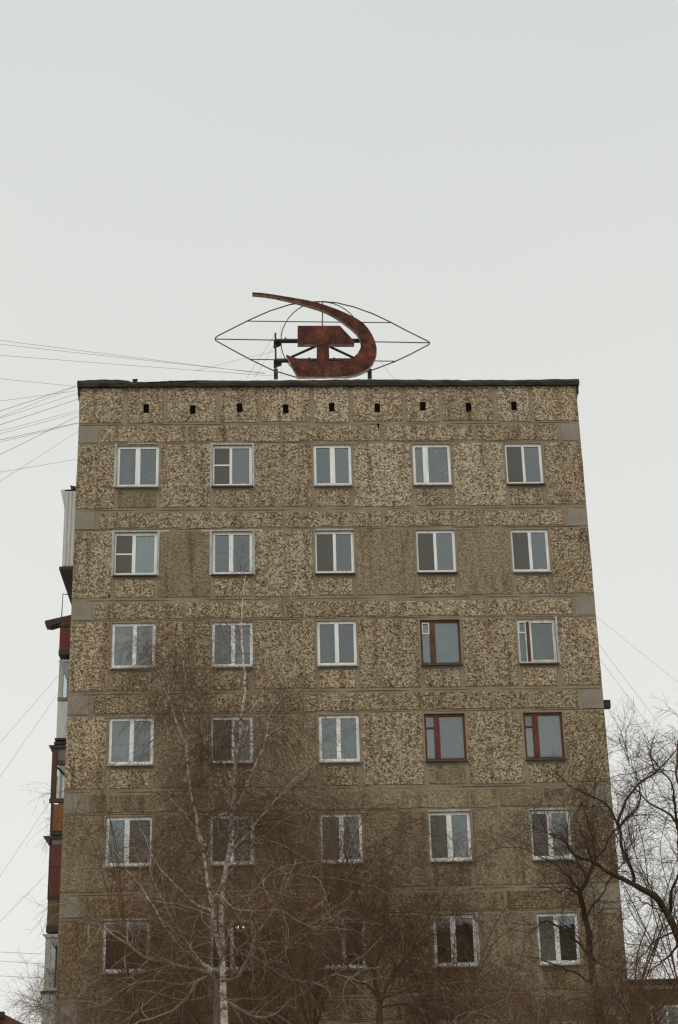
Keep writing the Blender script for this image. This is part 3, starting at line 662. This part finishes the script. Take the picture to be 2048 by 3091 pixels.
# ------------------------------------------------------------------ trees
def tubes_mesh(name, P, R, k, mat, parent):
    """P (N,S,3) paths, R (N,S) radii -> one mesh of tapered tubes"""
    N_, S_, _ = P.shape
    T = np.empty_like(P); T[:, 1:-1] = P[:, 2:] - P[:, :-2]; T[:, 0] = P[:, 1] - P[:, 0]; T[:, -1] = P[:, -1] - P[:, -2]
    T /= np.linalg.norm(T, axis=2, keepdims=True) + 1e-9
    ref = np.where(np.abs(T[:, :1, 2:3]) > .85, np.array([[[0., 1., 0.]]]), np.array([[[0., 0., 1.]]]))
    A = np.cross(T, np.broadcast_to(ref, T.shape)); A /= np.linalg.norm(A, axis=2, keepdims=True) + 1e-9
    B = np.cross(T, A)
    ang = np.arange(k) * 2 * np.pi / k
    V = P[:, :, None, :] + R[:, :, None, None] * (np.cos(ang)[None, None, :, None] * A[:, :, None, :] + np.sin(ang)[None, None, :, None] * B[:, :, None, :])
    V = V.reshape(-1, 3)
    base = (np.arange(N_) * S_ * k)[:, None, None] + (np.arange(S_ - 1) * k)[None, :, None]
    j = np.arange(k)[None, None, :]; j2 = (np.arange(k) + 1) % k; j2 = j2[None, None, :]
    Q = np.stack([base + j, base + j2, base + k + j2, base + k + j], -1).reshape(-1)
    me = bpy.data.meshes.new(name); nf = len(Q) // 4
    me.vertices.add(len(V)); me.vertices.foreach_set('co', V.astype(np.float32).ravel())
    me.loops.add(len(Q)); me.loops.foreach_set('vertex_index', Q.astype(np.int32))
    me.polygons.add(nf); me.polygons.foreach_set('loop_start', (np.arange(nf) * 4).astype(np.int32))
    me.polygons.foreach_set('use_smooth', np.ones(nf, bool))
    me.materials.append(MATS[mat]); me.update(calc_edges=True)
    o = bpy.data.objects.new(name, me); COL.objects.link(o); o.parent = parent
    if name in ('branch', 'crown'): o['kind'] = 'stuff'
    return o
def resample(pts, S_=18):
    pts = np.array(pts, float)
    # Catmull-Rom through the traced joints
    q = np.vstack([2 * pts[0] - pts[1], pts, 2 * pts[-1] - pts[-2]]); o = []
    for i in range(1, len(q) - 2):
        for t in np.linspace(0, 1, 8, endpoint=False):
            o.append(.5 * (2 * q[i] + (q[i + 1] - q[i - 1]) * t + (2 * q[i - 1] - 5 * q[i] + 4 * q[i + 1] - q[i + 2]) * t * t + (3 * q[i] - q[i - 1] - 3 * q[i + 1] + q[i + 2]) * t ** 3))
    o.append(pts[-1]); o = np.array(o)
    d = np.r_[0, np.cumsum(np.linalg.norm(np.diff(o, axis=0), axis=1))]; u = np.linspace(0, d[-1], S_)
    return np.stack([np.interp(u, d, o[:, i]) for i in range(3)], 1)
def grow(rng, parents, count, length, angle, droop, wob, segs, rad, tmin=.15, upb=0., tmax=1.0):
    """parents: list of (P,R) arrays; returns P (count,segs+1,3), R"""
    PS = np.concatenate([np.array([np.linalg.norm(np.diff(P, axis=1), axis=2).sum(1)]).ravel() for P, R in parents])
    own = np.concatenate([np.full(len(P), i) for i, (P, R) in enumerate(parents)]); loc = np.concatenate([np.arange(len(P)) for P, R in parents])
    pick = rng.choice(len(PS), count, p=PS / PS.sum())
    p0 = np.zeros((count, 3)); T = np.zeros((count, 3)); rl = np.zeros(count)
    t = rng.uniform(tmin, tmax, count)
    for i, (P, R) in enumerate(parents):
        mk = np.where(own[pick] == i)[0]
        if len(mk) == 0: continue
        li = loc[pick[mk]]; S_ = P.shape[1]; x = t[mk] * (S_ - 1); a = np.minimum(x.astype(int), S_ - 2); f_ = (x - a)[:, None]
        p0[mk] = P[li, a] * (1 - f_) + P[li, a + 1] * f_
        d = P[li, a + 1] - P[li, a]; T[mk] = d / (np.linalg.norm(d, axis=1, keepdims=True) + 1e-9)
        rl[mk] = R[li, a] * (1 - f_[:, 0]) + R[li, a + 1] * f_[:, 0]
    v = rng.normal(size=(count, 3)); v[:, 2] += upb; v -= (v * T).sum(1, keepdims=True) * T; v /= np.linalg.norm(v, axis=1, keepdims=True) + 1e-9
    an = np.radians(rng.uniform(angle[0], angle[1], count))[:, None]
    d = np.cos(an) * T + np.sin(an) * v
    Ln = rng.uniform(length[0], length[1], count) * (1.15 - .55 * t)
    st = (Ln / segs)[:, None]; P = np.zeros((count, segs + 1, 3)); P[:, 0] = p0
    dr = (droop * rng.uniform(.5, 1.4, count))[:, None]; bias = rng.normal(size=(count, 3)) * wob * .5
    for s_ in range(segs):
        d = d + np.array([[0, 0, -1.]]) * dr / segs * (.4 + 1.2 * s_ / segs) + rng.normal(size=(count, 3)) * wob + bias
        d /= np.linalg.norm(d, axis=1, keepdims=True); P[:, s_ + 1] = P[:, s_] + d * st
    ra = np.minimum(rng.uniform(rad[0], rad[1], count), rl * .8 + .0008)
    R = ra[:, None] * np.linspace(1, .45, segs + 1)[None]
    return P, R
def limb(trace, Y0, Y1, ra, rb, S_=18, wob=.0, rng=None):
    n = len(trace); pts = [at(px, py, Y0 + (Y1 - Y0) * i / max(1, n - 1)) for i, (px, py) in enumerate(trace)]
    P = resample(pts, S_); R = np.linspace(ra, rb, S_)
    wr = np.random.default_rng(int(abs(trace[0][0] * 7 + trace[-1][1] * 3)))
    jt = wr.normal(size=(S_, 3)); jt = (jt + np.roll(jt, 1, 0) + np.roll(jt, -1, 0)) / 2; jt[0] = 0; jt[-1] = 0
    P = P + jt * np.minimum(.022, .2 * np.linalg.norm(P[1] - P[0])); R = R * wr.uniform(.88, 1.12, S_)
    return P[None], R[None]
def trunk_to_ground(px, py, Y, ra, rb, lean=(0, 0), S_=14):
    t = at(px, py, Y); b = np.array([t[0] + lean[0], Y + lean[1], -.05]); P = resample([b, .5 * (b + t) + np.array([.06, .05, 0]), t], S_)
    return P[None], np.linspace(ra, rb, S_)[None]

def tree(name, label, cat, trunks, limbs, levels, seed, mats, group=None, more=()):
    """trunks/limbs: lists of (P,R); levels: list of dict for grow; mats: trunk, limb, branch, twig"""
    rng = np.random.default_rng(seed); o = empty(name, label, cat, group)
    base = trunks[0][0][0, 0]; o.location = tuple(base)
    inv = -base
    for P, R in trunks: tubes_mesh('trunk', P + inv, R, 9, mats[0], o)
    for P, R in limbs: tubes_mesh('limb', P + inv, R, 7, mats[1], o)
    par = list(limbs) + list(more); prev = None
    for i, lv in enumerate(levels):
        src = par if lv.get('src', 'prev') == 'limbs' or prev is None else [prev] if lv.get('src') != 'both' else [prev] + par
        a = {k_: v_ for k_, v_ in lv.items() if k_ not in ('src', 'name', 'sides', 'mat')}
        P, R = grow(rng, src, **a)
        tubes_mesh(lv['name'], P + inv, R, lv.get('sides', 3), lv['mat'], o); prev = (P, R)
    return o

# --- the white-stemmed birch
Y = -10.0
B_stem = limb([(673, 2960), (673, 2883), (673, 2806), (673, 2730), (678, 2653), (690, 2590), (698, 2525), (700, 2434), (705, 2377), (715, 2291), (721, 2230), (728, 2153), (737, 2099), (736, 2054), (735, 1996), (733, 1907), (734, 1818), (742, 1737)], Y, Y - .3, .064, .010, 40)
A_stem = limb([(668, 2885), (652, 2820), (645, 2755), (630, 2668), (619, 2602), (607, 2545), (593, 2474), (577, 2398), (567, 2326), (562, 2250), (545, 2205), (530, 2165), (516, 2117), (478, 2050), (448, 2012)], Y - .05, Y - .9, .048, .010, 34)
T0 = trunk_to_ground(673, 2957, Y, .14, .070, (.1, .1))
bl = [A_stem,
  limb([(700, 2460), (715, 2435), (743, 2377), (771, 2306), (802, 2224), (817, 2153), (863, 2092)], Y, Y + .9, .030, .006),
  limb([(802, 2224), (830, 2200), (860, 2182)], Y + .5, Y + 1.0, .012, .004, 10),
  limb([(562, 2252), (558, 2168), (562, 2025), (560, 1980)], Y - .5, Y - .2, .018, .004),
  limb([(516, 2117), (508, 2080), (478, 2040)], Y - .8, Y - .5, .012, .004, 10),
  limb([(623, 2556), (590, 2500), (557, 2459), (520, 2415), (506, 2402)], Y - .2, Y + .7, .022, .005),
  limb([(540, 2230), (500, 2190), (465, 2168), (400, 2117)], Y - .6, Y - 1.6, .014, .004),
  limb([(690, 2590), (720, 2500), (690, 2420), (684, 2350), (672, 2290), (666, 2250)], Y, Y - .9, .022, .005),
  limb([(697, 2551), (660, 2500), (655, 2470), (690, 2450)], Y, Y - .8, .016, .006, 12),
  limb([(497, 2795), (421, 2672), (380, 2610), (350, 2575)], Y - 1, Y - 1.6, .020, .005),
  limb([(640, 2930), (560, 2870), (497, 2795)], Y - .3, Y - 1, .035, .021, 12),
  limb([(715, 2291), (740, 2240), (760, 2150), (800, 2080), (850, 2040)], Y - .1, Y - 1.8, .016, .004),
  limb([(700, 2434), (640, 2330), (610, 2200), (600, 2080)], Y, Y - 1.9, .020, .004),
  limb([(678, 2653), (760, 2560), (850, 2480), (930, 2440)], Y, Y + 1.8, .026, .005),
  limb([(645, 2755), (560, 2700), (470, 2600), (420, 2500)], Y - .1, Y + 1.6, .026, .005),
  limb([(690, 2590), (780, 2480), (880, 2360), (960, 2300)], Y, Y - 2.0, .026, .005)]
tree('birch_tree', 'tall bare birch with white forked stems in front of the second window column', 'tree', [T0, B_stem], bl, [
  dict(name='branch', count=230, length=(1.0, 2.4), angle=(25, 65), droop=.75, wob=.10, segs=9, rad=(.005, .011), sides=4, mat='pale_branch', tmin=.05, upb=.3, src='limbs'),
  dict(name='crown', count=3600, length=(.6, 1.7), angle=(20, 70), droop=1.9, wob=.08, segs=7, rad=(.0024, .0038), sides=3, mat='twig_brown', tmin=.1, src='both'),
  dict(name='crown', count=9000, length=(.3, .9), angle=(20, 65), droop=1.9, wob=.08, segs=4, rad=(.0017, .0026), sides=3, mat='twig_brown', tmin=.1)], 21,
  ('birch_bark', 'birch_bark', 'pale_branch', 'twig_brown'), more=[B_stem])

# --- the low spreading tree whose arching boughs meet at a knot in front of the birch
Y = -12.5
K = trunk_to_ground(655, 2960, Y, .11, .065, (-.1, -.2))
kl = [limb([(655, 2965), (624, 2934), (568, 2923), (502, 2908), (448, 2894), (383, 2848), (318, 2802), (268, 2760), (214, 2730)], Y, Y - 2.2, 0.0374, .006, 24),
  limb([(645, 2950), (604, 2959), (563, 3010), (522, 3051), (446, 3071), (400, 3100)], Y, Y - 1.5, 0.0340, .012),
  limb([(660, 2960), (720, 2945), (757, 2888), (783, 2816), (823, 2750), (854, 2684), (880, 2622), (895, 2590)], Y, Y + 1.0, 0.0340, .010, 22),
  limb([(875, 2635), (850, 2637), (828, 2655), (815, 2680)], Y + .8, Y + .5, 0.0095, .004, 10),
  limb([(885, 2640), (920, 2645), (961, 2650), (982, 2704), (960, 2735), (900, 2770)], Y + .9, Y, 0.0109, .004, 14),
  limb([(700, 2945), (726, 2857), (766, 2848), (839, 2847), (869, 2832), (920, 2815)], Y, Y - 1.2, 0.0163, .005),
  limb([(740, 2870), (790, 2900), (849, 2949), (910, 2964), (971, 2964), (1003, 2939), (1060, 2950), (1110, 2965)], Y, Y - 1.8, 0.0163, .005),
  limb([(829, 3061), (885, 3015), (951, 2974), (985, 2950)], Y - .6, Y - 1, 0.0150, .008), 
  limb([(655, 2980), (740, 3060), (829, 3061)], Y, Y - .6, 0.0204, .022, 10),
  limb([(650, 2960), (640, 2830), (645, 2699), (700, 2735), (767, 2747), (839, 2755), (910, 2786), (966, 2806)], Y, Y - 2, 0.0150, .005, 22),
  limb([(640, 2940), (590, 2880), (540, 2800), (480, 2700), (440, 2560)], Y, Y + 1.8, 0.0204, .006),
  limb([(630, 2945), (560, 2970), (470, 2960), (380, 2985), (300, 3040)], Y, Y + 1.6, 0.0204, .006),
  limb([(670, 2950), (760, 2920), (860, 2870), (960, 2800), (1050, 2770)], Y, Y + 2.2, 0.0204, .006),
  limb([(660, 2940), (690, 2820), (760, 2700), (830, 2600)], Y, Y - 2.2, 0.0204, .006)]
tree('spreading_tree', 'low bare tree with pale arching boughs spreading from one knot before the birch', 'tree', [K], kl, [
  dict(name='branch', count=260, length=(.7, 1.9), angle=(25, 75), droop=.9, wob=.14, segs=9, rad=(.005, .012), sides=4, mat='pale_branch', tmin=.1, upb=.5, src='limbs'),
  dict(name='crown', count=2600, length=(.4, 1.3), angle=(25, 75), droop=1.2, wob=.15, segs=7, rad=(.0026, .0042), sides=3, mat='twig_brown', tmin=.08, src='both'),
  dict(name='crown', count=5500, length=(.2, .65), angle=(25, 70), droop=.8, wob=.15, segs=4, rad=(.0020, .0032), sides=3, mat='twig_brown', tmin=.1)], 33,
  ('twig_grey', 'pale_branch', 'pale_branch', 'twig_brown'))

# --- the grey twiggy tree before the middle column
Y = -5.0
K = trunk_to_ground(1145, 3060, Y, .15, .085, (.1, 0))
ml = [limb([(1145, 3065), (1140, 2990), (1120, 2920), (1095, 2860), (1085, 2800), (1095, 2740)], Y, Y, .07, .010, 22),
  limb([(1143, 3040), (1180, 2960), (1240, 2880), (1300, 2830), (1350, 2810)], Y, Y + 1, .04, .006),
  limb([(1140, 3010), (1090, 2960), (1030, 2900), (985, 2880), (940, 2905)], Y, Y - 1.4, .04, .006),
  limb([(1130, 2950), (1160, 2850), (1180, 2800), (1195, 2790), (1215, 2830)], Y, Y - .8, .028, .006),
  limb([(1110, 2890), (1130, 2815), (1190, 2793), (1225, 2800)], Y, Y + .9, .022, .005),
  limb([(1100, 2860), (1050, 2800), (1030, 2730), (1040, 2660)], Y, Y + 1.2, .024, .005),
  limb([(1090, 2810), (1130, 2700), (1180, 2600), (1230, 2520)], Y, Y + 1.8, .026, .005),
  limb([(1095, 2750), (1060, 2640), (1040, 2540), (1060, 2440)], Y, Y - .8, .02, .004),
  limb([(1140, 3020), (1220, 2990), (1320, 2960), (1420, 2975), (1500, 3030)], Y, Y - 1.8, .035, .006),
  limb([(1143, 3045), (1240, 3030), (1340, 3040), (1430, 3080)], Y, Y + 1.5, .03, .006),
  limb([(1240, 2880), (1300, 2760), (1370, 2660), (1420, 2560)], Y + .5, Y + 2, .022, .005)]
tree('grey_tree', 'bare grey twiggy tree rising before the middle of the block', 'tree', [K], ml, [
  dict(name='branch', count=260, length=(.8, 2.0), angle=(25, 70), droop=.5, wob=.13, segs=9, rad=(.005, .011), sides=4, mat='twig_grey', tmin=.1, upb=.3, src='limbs'),
  dict(name='crown', count=3000, length=(.4, 1.3), angle=(25, 70), droop=.9, wob=.13, segs=7, rad=(.0028, .0046), sides=3, mat='twig_brown', tmin=.08, src='both'),
  dict(name='crown', count=9000, length=(.2, .7), angle=(25, 70), droop=.7, wob=.14, segs=4, rad=(.0020, .0032), sides=3, mat='twig_brown', tmin=.1)], 47,
  ('twig_brown', 'twig_brown', 'twig_grey', 'twig_brown'))

# --- the dark tree at the right corner
Y = -11.0
K = trunk_to_ground(1800, 2985, Y, .17, .085, (.2, .1))
st = limb([(1800, 2990), (1788, 2930), (1782, 2880), (1768, 2770), (1758, 2720), (1753, 2694), (1770, 2657), (1793, 2606)], Y, Y, .082, .036, 24)
dl = [limb([(1793, 2606), (1820, 2560), (1843, 2523), (1864, 2498), (1900, 2460), (1919, 2440), (1935, 2400)], Y, Y + .5, .026, .006),
  limb([(1753, 2694), (1735, 2665), (1705, 2640), (1680, 2620)], Y, Y - .6, .026, .006),
  limb([(1790, 2608), (1772, 2560), (1747, 2489), (1735, 2460)], Y, Y - .4, .022, .005),
  limb([(1793, 2606), (1793, 2560), (1789, 2519), (1768, 2456), (1755, 2420)], Y, Y + .6, .026, .005),
  limb([(1770, 2655), (1738, 2590), (1701, 2535), (1659, 2518), (1600, 2490)], Y - .2, Y - 1.0, .02, .005),
  limb([(1768, 2775), (1745, 2690), (1680, 2690), (1620, 2670)], Y, Y - 1, .02, .005),
  limb([(1785, 2895), (1740, 2840), (1690, 2800), (1640, 2780), (1580, 2850)], Y, Y - 1, .026, .006),
  limb([(1777, 2887), (1830, 2920), (1868, 2934), (1900, 2965)], Y, Y - 1.2, .022, .006),
  limb([(1784, 2963), (1720, 2930), (1640, 2900), (1560, 2880)], Y, Y + 1.2, .03, .006),
  limb([(1753, 2694), (1660, 2600), (1560, 2560), (1480, 2570)], Y, Y + 1.6, .022, .005),
  limb([(1768, 2770), (1820, 2690), (1880, 2600), (1920, 2530)], Y, Y + 1.6, .022, .005)]
tree('dark_tree', 'dark bare tree with upright forked trunk before the lower right windows', 'tree', [K, st], dl, [
  dict(name='branch', count=110, length=(.5, 1.4), angle=(25, 65), droop=.05, wob=.13, segs=8, rad=(.005, .010), sides=4, mat='twig_dark', tmin=.1, upb=.4, src='limbs'),
  dict(name='crown', count=1200, length=(.3, .9), angle=(25, 65), droop=.1, wob=.13, segs=6, rad=(.0028, .0046), sides=3, mat='twig_dark', tmin=.08, src='both'),
  dict(name='crown', count=2400, length=(.15, .5), angle=(25, 65), droop=.1, wob=.14, segs=4, rad=(.0020, .0032), sides=3, mat='twig_dark', tmin=.1)], 58,
  ('dark_bark', 'dark_bark', 'twig_dark', 'twig_dark'), more=[st])

# --- the big dark tree whose trunk stands just past the right edge
Y = -13.0
K = trunk_to_ground(2062, 2900, Y, .20, .115, (.3, 0))
big = limb([(2062, 2905), (2050, 2830), (2023, 2761), (1990, 2722), (1960, 2698), (1906, 2665), (1868, 2652), (1830, 2632), (1793, 2606), (1738, 2581), (1701, 2535), (1659, 2518)], Y, Y - 1.2, .088, .012, 30)
rl_ = [limb([(1914, 2661), (1900, 2620), (1889, 2590), (1874, 2540), (1872, 2519), (1864, 2489), (1831, 2431), (1785, 2401), (1726, 2368), (1672, 2326)], Y - .4, Y + .4, .040, .008, 24),
  limb([(1864, 2489), (1880, 2440), (1902, 2401), (1919, 2385), (1977, 2326), (2048, 2267), (2100, 2200)], Y, Y + 1.4, .030, .008, 20),
  limb([(1868, 2495), (1895, 2470), (1919, 2452), (1933, 2420), (1935, 2400), (1920, 2380)], Y, Y - .9, .020, .006, 14),
  limb([(1914, 2655), (1905, 2610), (1885, 2560), (1880, 2530)], Y - .4, Y - 1, .024, .008, 10),
  limb([(2062, 2880), (2058, 2700), (2050, 2560), (2045, 2500), (2019, 2460), (1960, 2426), (1935, 2406), (1895, 2360)], Y, Y + .6, .07, .007, 26),
  limb([(2045, 2500), (2040, 2420), (2023, 2359), (1985, 2310), (1960, 2270)], Y + .4, Y - .5, .030, .006),
  limb([(2050, 2560), (2062, 2440), (2040, 2330), (2050, 2240), (2070, 2160)], Y + .3, Y + 1.6, .04, .006),
  limb([(2023, 2761), (2030, 2700), (2048, 2640), (2056, 2580)], Y, Y - 1.0, .035, .012, 10),
  limb([(2048, 2812), (1990, 2830), (1950, 2870), (1900, 2920)], Y, Y - 1.6, .024, .006),
  limb([(2050, 2840), (2010, 2900), (1960, 2930), (1930, 2960)], Y, Y + 1.6, .024, .006),
  limb([(2023, 2761), (1990, 2745), (1950, 2730), (1925, 2705)], Y, Y + 1.2, .02, .006),
  limb([(1935, 2402), (1925, 2340), (1890, 2280), (1870, 2230)], Y, Y + 1, .014, .004),
  limb([(1977, 2326), (1965, 2260), (1985, 2200)], Y + 1, Y + 1.4, .014, .004),
  limb([(2067, 2920), (1987, 3045), (1958, 3017), (1920, 2988), (1882, 2998), (1824, 3017), (1767, 3034)], Y, Y - 1.5, .03, .010, 18)]
tree('leaning_tree', 'large dark bare tree reaching in over the right edge with a leaning limb', 'tree', [K], [big] + rl_, [
  dict(name='branch', count=190, length=(.5, 1.5), angle=(25, 65), droop=-.1, wob=.13, segs=8, rad=(.005, .010), sides=4, mat='twig_dark', tmin=.12, upb=.3, src='limbs'),
  dict(name='crown', count=1700, length=(.3, .9), angle=(25, 65), droop=.0, wob=.13, segs=6, rad=(.0026, .004), sides=3, mat='twig_dark', tmin=.08, src='both'),
  dict(name='crown', count=3600, length=(.15, .5), angle=(25, 65), droop=.0, wob=.14, segs=4, rad=(.0020, .0032), sides=3, mat='twig_dark', tmin=.1)], 69,
  ('dark_bark', 'dark_bark', 'twig_dark', 'twig_dark'))

# --- trees beyond the block, right, and the bush tops beyond its left corner
def far_tree(name, label, px, pytop, pyfork, Y, seed, n, spread, mat='twig_dark', group='bare trees beyond the block'):
    rng = np.random.default_rng(seed)
    K = trunk_to_ground(px, pyfork, Y, .12, .06); f0 = K[0][0, -1]; topz = at(px, pytop, Y)[2]; H = topz - f0[2]
    ls = []
    for i in range(7):
        a = rng.uniform(0, 6.28); sp_ = spread * rng.uniform(.5, 1.0); h = H * rng.uniform(.6, 1.0)
        st_ = f0 - np.array([0, 0, rng.uniform(0, .5)])
        p = [st_, st_ + np.array([math.cos(a) * sp_ * .35, math.sin(a) * sp_ * .35, h * .4]), st_ + np.array([math.cos(a + .3) * sp_ * .7, math.sin(a + .3) * sp_ * .7, h * .75]), st_ + np.array([math.cos(a) * sp_, math.sin(a) * sp_, h])]
        P = resample(p, 16); ls.append((P[None], np.linspace(.028, .008, 16)[None]))
    return tree(name, label, 'tree', [K], ls, [
      dict(name='branch', count=n, length=(.8, 2.4), angle=(25, 60), droop=-.1, wob=.12, segs=7, rad=(.006, .011), sides=3, mat=mat, tmin=.2, upb=.2, src='limbs'),
      dict(name='crown', count=n * 7, length=(.4, 1.3), angle=(25, 60), droop=.0, wob=.12, segs=5, rad=(.0032, .005), sides=3, mat=mat, tmin=.1, src='both'),
      dict(name='crown', count=n * 10, length=(.25, .7), angle=(25, 60), droop=.0, wob=.12, segs=3, rad=(.0022, .0034), sides=3, mat=mat, tmin=.1)], seed + 1,
      ('twig_grey', 'twig_brown', mat, mat), group)
far_tree('far_tree', 'fine-twigged bare tree beyond the right corner, nearer the block', 1915, 2400, 3020, 14, 301, 50, 3.6, 'twig_brown')
far_tree('far_tree', 'fine-twigged bare tree beyond the leaning tree at the right edge', 2060, 2280, 3020, 18, 302, 55, 3.8, 'twig_brown')
far_tree('bush', 'twiggy brown bush beyond the lower left corner of the block', 130, 2960, 3120, 16, 303, 80, 2.2, 'twig_brown', None)

def thicket(name, label, px, pytop, Y, seed, n, spread, mat, limbmat, low=.65, group=None):
    """many slender stems rising from one root and arching outward"""
    rng = np.random.default_rng(seed); top = at(px, pytop, Y); root = np.array([top[0], Y, 0.]); ls = []
    K = (resample([root - np.array([0, 0, .05]), root + np.array([.03, .02, top[2] * .2]), root + np.array([0, 0, top[2] * .42])], 10)[None], np.linspace(.11, .07, 10)[None])
    s0 = K[0][0, -1]
    for i in range(13):
        a = rng.uniform(0, 6.28); q = spread * rng.uniform(.35, 1.0); h = (top[2] - s0[2]) * rng.uniform(low, 1.0); dv = np.array([math.cos(a), math.sin(a), 0])
        p = [s0, s0 + dv * q * .25 + np.array([0, 0, h * .5]), s0 + dv * q * .6 + np.array([0, 0, h * .9]), s0 + dv * q * .95 + np.array([0, 0, h]), s0 + dv * q * 1.2 + np.array([0, 0, h * .85])]
        ls.append((resample(p, 18)[None], np.linspace(.022, .005, 18)[None]))
    return tree(name, label, 'tree', [K], ls, [
      dict(name='branch', count=n, length=(.7, 2.0), angle=(25, 70), droop=.7, wob=.13, segs=8, rad=(.005, .010), sides=3, mat=limbmat, tmin=.1, upb=.3, src='limbs'),
      dict(name='crown', count=n * 12, length=(.4, 1.3), angle=(25, 70), droop=1.0, wob=.13, segs=6, rad=(.0024, .004), sides=3, mat=mat, tmin=.1, src='both'),
      dict(name='crown', count=n * 15, length=(.2, .7), angle=(25, 70), droop=.8, wob=.13, segs=4, rad=(.0018, .0028), sides=3, mat=mat, tmin=.1)], seed + 1,
      (limbmat, limbmat, limbmat, mat), group)
thicket('young_tree', 'pale-twigged young bare tree below the lower right windows', 1660, 2880, -14, 401, 150, 2.1, 'twig_brown', 'twig_grey')
thicket('young_tree', 'brown tangled young bare tree at the bottom right corner', 1950, 2975, -17, 402, 120, 1.7, 'twig_brown', 'twig_dark')
thicket('slender_tree', 'slender brown bare tree close to the wall between the second and third window columns', 930, 2300, -3.5, 406, 110, 3.4, 'twig_brown', 'twig_brown', .35)
thicket('slender_tree', 'slender brown bare tree close to the wall before the first window column', 420, 2380, -3.2, 408, 100, 2.8, 'twig_brown', 'twig_brown', .35)
thicket('slender_tree', 'slender brown bare tree close to the wall before the fourth window column', 1330, 2700, -3.2, 407, 90, 2.8, 'twig_brown', 'twig_brown', .5)
thicket('young_tree', 'brown drooping young bare tree behind the birch trunk', 800, 2700, -2.8, 404, 120, 2.6, 'twig_brown', 'twig_brown')
thicket('young_tree', 'dark brown young bare tree between the first two window columns', 520, 2760, -3.0, 405, 120, 2.5, 'twig_brown', 'twig_brown')
thicket('young_tree', 'brown twiggy young bare tree at the foot of the first window column', 330, 2900, -4, 403, 130, 2.2, 'twig_brown', 'twig_grey')

# ------------------------------------------------------------------ the block across the yard, behind the photographer, mirrored in the lower panes
opp = empty('opposite_block', 'long grey-brown apartment block across the yard, seen only mirrored in window glass', 'building')
opp.location = (0, -112, 0)
MB().box(-45, 55, -12, 0, 0, 23.5).build('wall', 'grey_cement', opp); MB().box(-45.4, 55.4, -12.4, .4, 23.504, 24.0).build('roof', 'tar', opp)
w0 = None
for r in range(8):
    for c in range(20):
        if w0 is None:
            w0 = MB().box(-.75, .75, .004, .05, -.7, .7).build('window', 'glass', opp); o = w0
        else:
            o = w0.copy(); COL.objects.link(o); o.parent = opp
        o.location = (-42 + c * 5.0, 0, 2.2 + 2.8 * r)

# ------------------------------------------------------------------ low brown building beyond the right corner
lz = at(1960, 2958, 30)[2]
low = empty('low_building', 'low brown brick building with flat roof beyond the right corner', 'building')
low.location = (34, 36, 0)
lw_ = MB(); X0, X1 = -16., 22.; y0 = -6.
lw_.box(X0, X1, y0, 10, 0, lz - .62); lw_.build('wall', 'brick_brown', low)
MB().box(X0 - .3, X1 + .3, y0 - .35, 10.3, lz - .22, lz).build('roof', 'tar', low)
MB().box(X0 - .05, X1 + .05, y0 - .08, 10.05, lz - .615, lz - .225).build('cornice', 'brick_brown', low)
MB().box(X0 - .1, X1 + .1, y0 - .16, y0 - .081, lz - .40, lz - .25).build('white_strip', 'old_white_paint', low)
for i in range(9):
    a = X0 + 1.4 + i * 3.0
    for zz in (lz - 2.6, lz - 5.6):
        wf = MB(); wf.box(a, a + .1, y0 - .06, y0 - .002, zz, zz + 1.5); wf.box(a + 1.4, a + 1.5, y0 - .06, y0 - .002, zz, zz + 1.5); wf.box(a + .1, a + 1.4, y0 - .06, y0 - .002, zz, zz + .1); wf.box(a + .1, a + 1.4, y0 - .06, y0 - .002, zz + 1.4, zz + 1.5); wf.box(a + .7, a + .8, y0 - .06, y0 - .002, zz + .1, zz + 1.4)
        w_ = wf.build('window', 'old_white_paint', low)
        MB().box(a + .1, a + .7, y0 - .03, y0 - .01, zz + .1, zz + 1.4).build('pane', 'glass', w_); MB().box(a + .8, a + 1.4, y0 - .03, y0 - .01, zz + .1, zz + 1.4).build('pane', 'glass', w_)
    if i % 2 == 0: MB().box(a + 1.75, a + 2.75, y0 - .05, y0 - .002, lz - 2.4, lz - 1.5).build('ochre_panel', 'ochre_plaster', low)

# ------------------------------------------------------------------ brown metal shed roof peeping in at the lower left
A = at(-6, 3052, -29); Bp = at(80, 3094, -29)
sl = (Bp[2] - A[2]) / (Bp[0] - A[0])
shed = empty('garage_shed', 'rust-brown metal roof of a shed in the lower left corner', 'shed')
shed.location = (A[0], -29, 0)
ez = A[2] - 0.0
eave_x = 1.1; ridge_x = -1.5
def rz(x): return ez + sl * x
MB().prism([(ridge_x - 2.6, rz(eave_x)), (eave_x, rz(eave_x)), (ridge_x, rz(ridge_x))][::1], .2, 5.0).build('gable', 'roof_sheet', shed)
MB().box(ridge_x - 2.5, eave_x - .12, .22, 4.9, 0, rz(eave_x)).build('wall', 'brick_brown', shed)
MB().prism([(ridge_x, rz(ridge_x) - .09), (eave_x + .15, rz(eave_x + .15) - .09), (eave_x + .15, rz(eave_x + .15)), (ridge_x, rz(ridge_x))], 0., 5.2).build('roof', 'roof_sheet', shed)
MB().prism([(2 * ridge_x - eave_x - .15, rz(eave_x + .15) - .09), (ridge_x - .002, rz(ridge_x) - .09), (ridge_x - .002, rz(ridge_x)), (2 * ridge_x - eave_x - .15, rz(eave_x + .15))], 0., 5.2).build('roof', 'roof_sheet', shed)
q = at(4, 3056, -29); MB().box(q[0] - A[0] - .05, q[0] - A[0] + .03, -.03, .05, q[2] - .05, q[2] + .005).build('hook', 'dark_steel', shed)
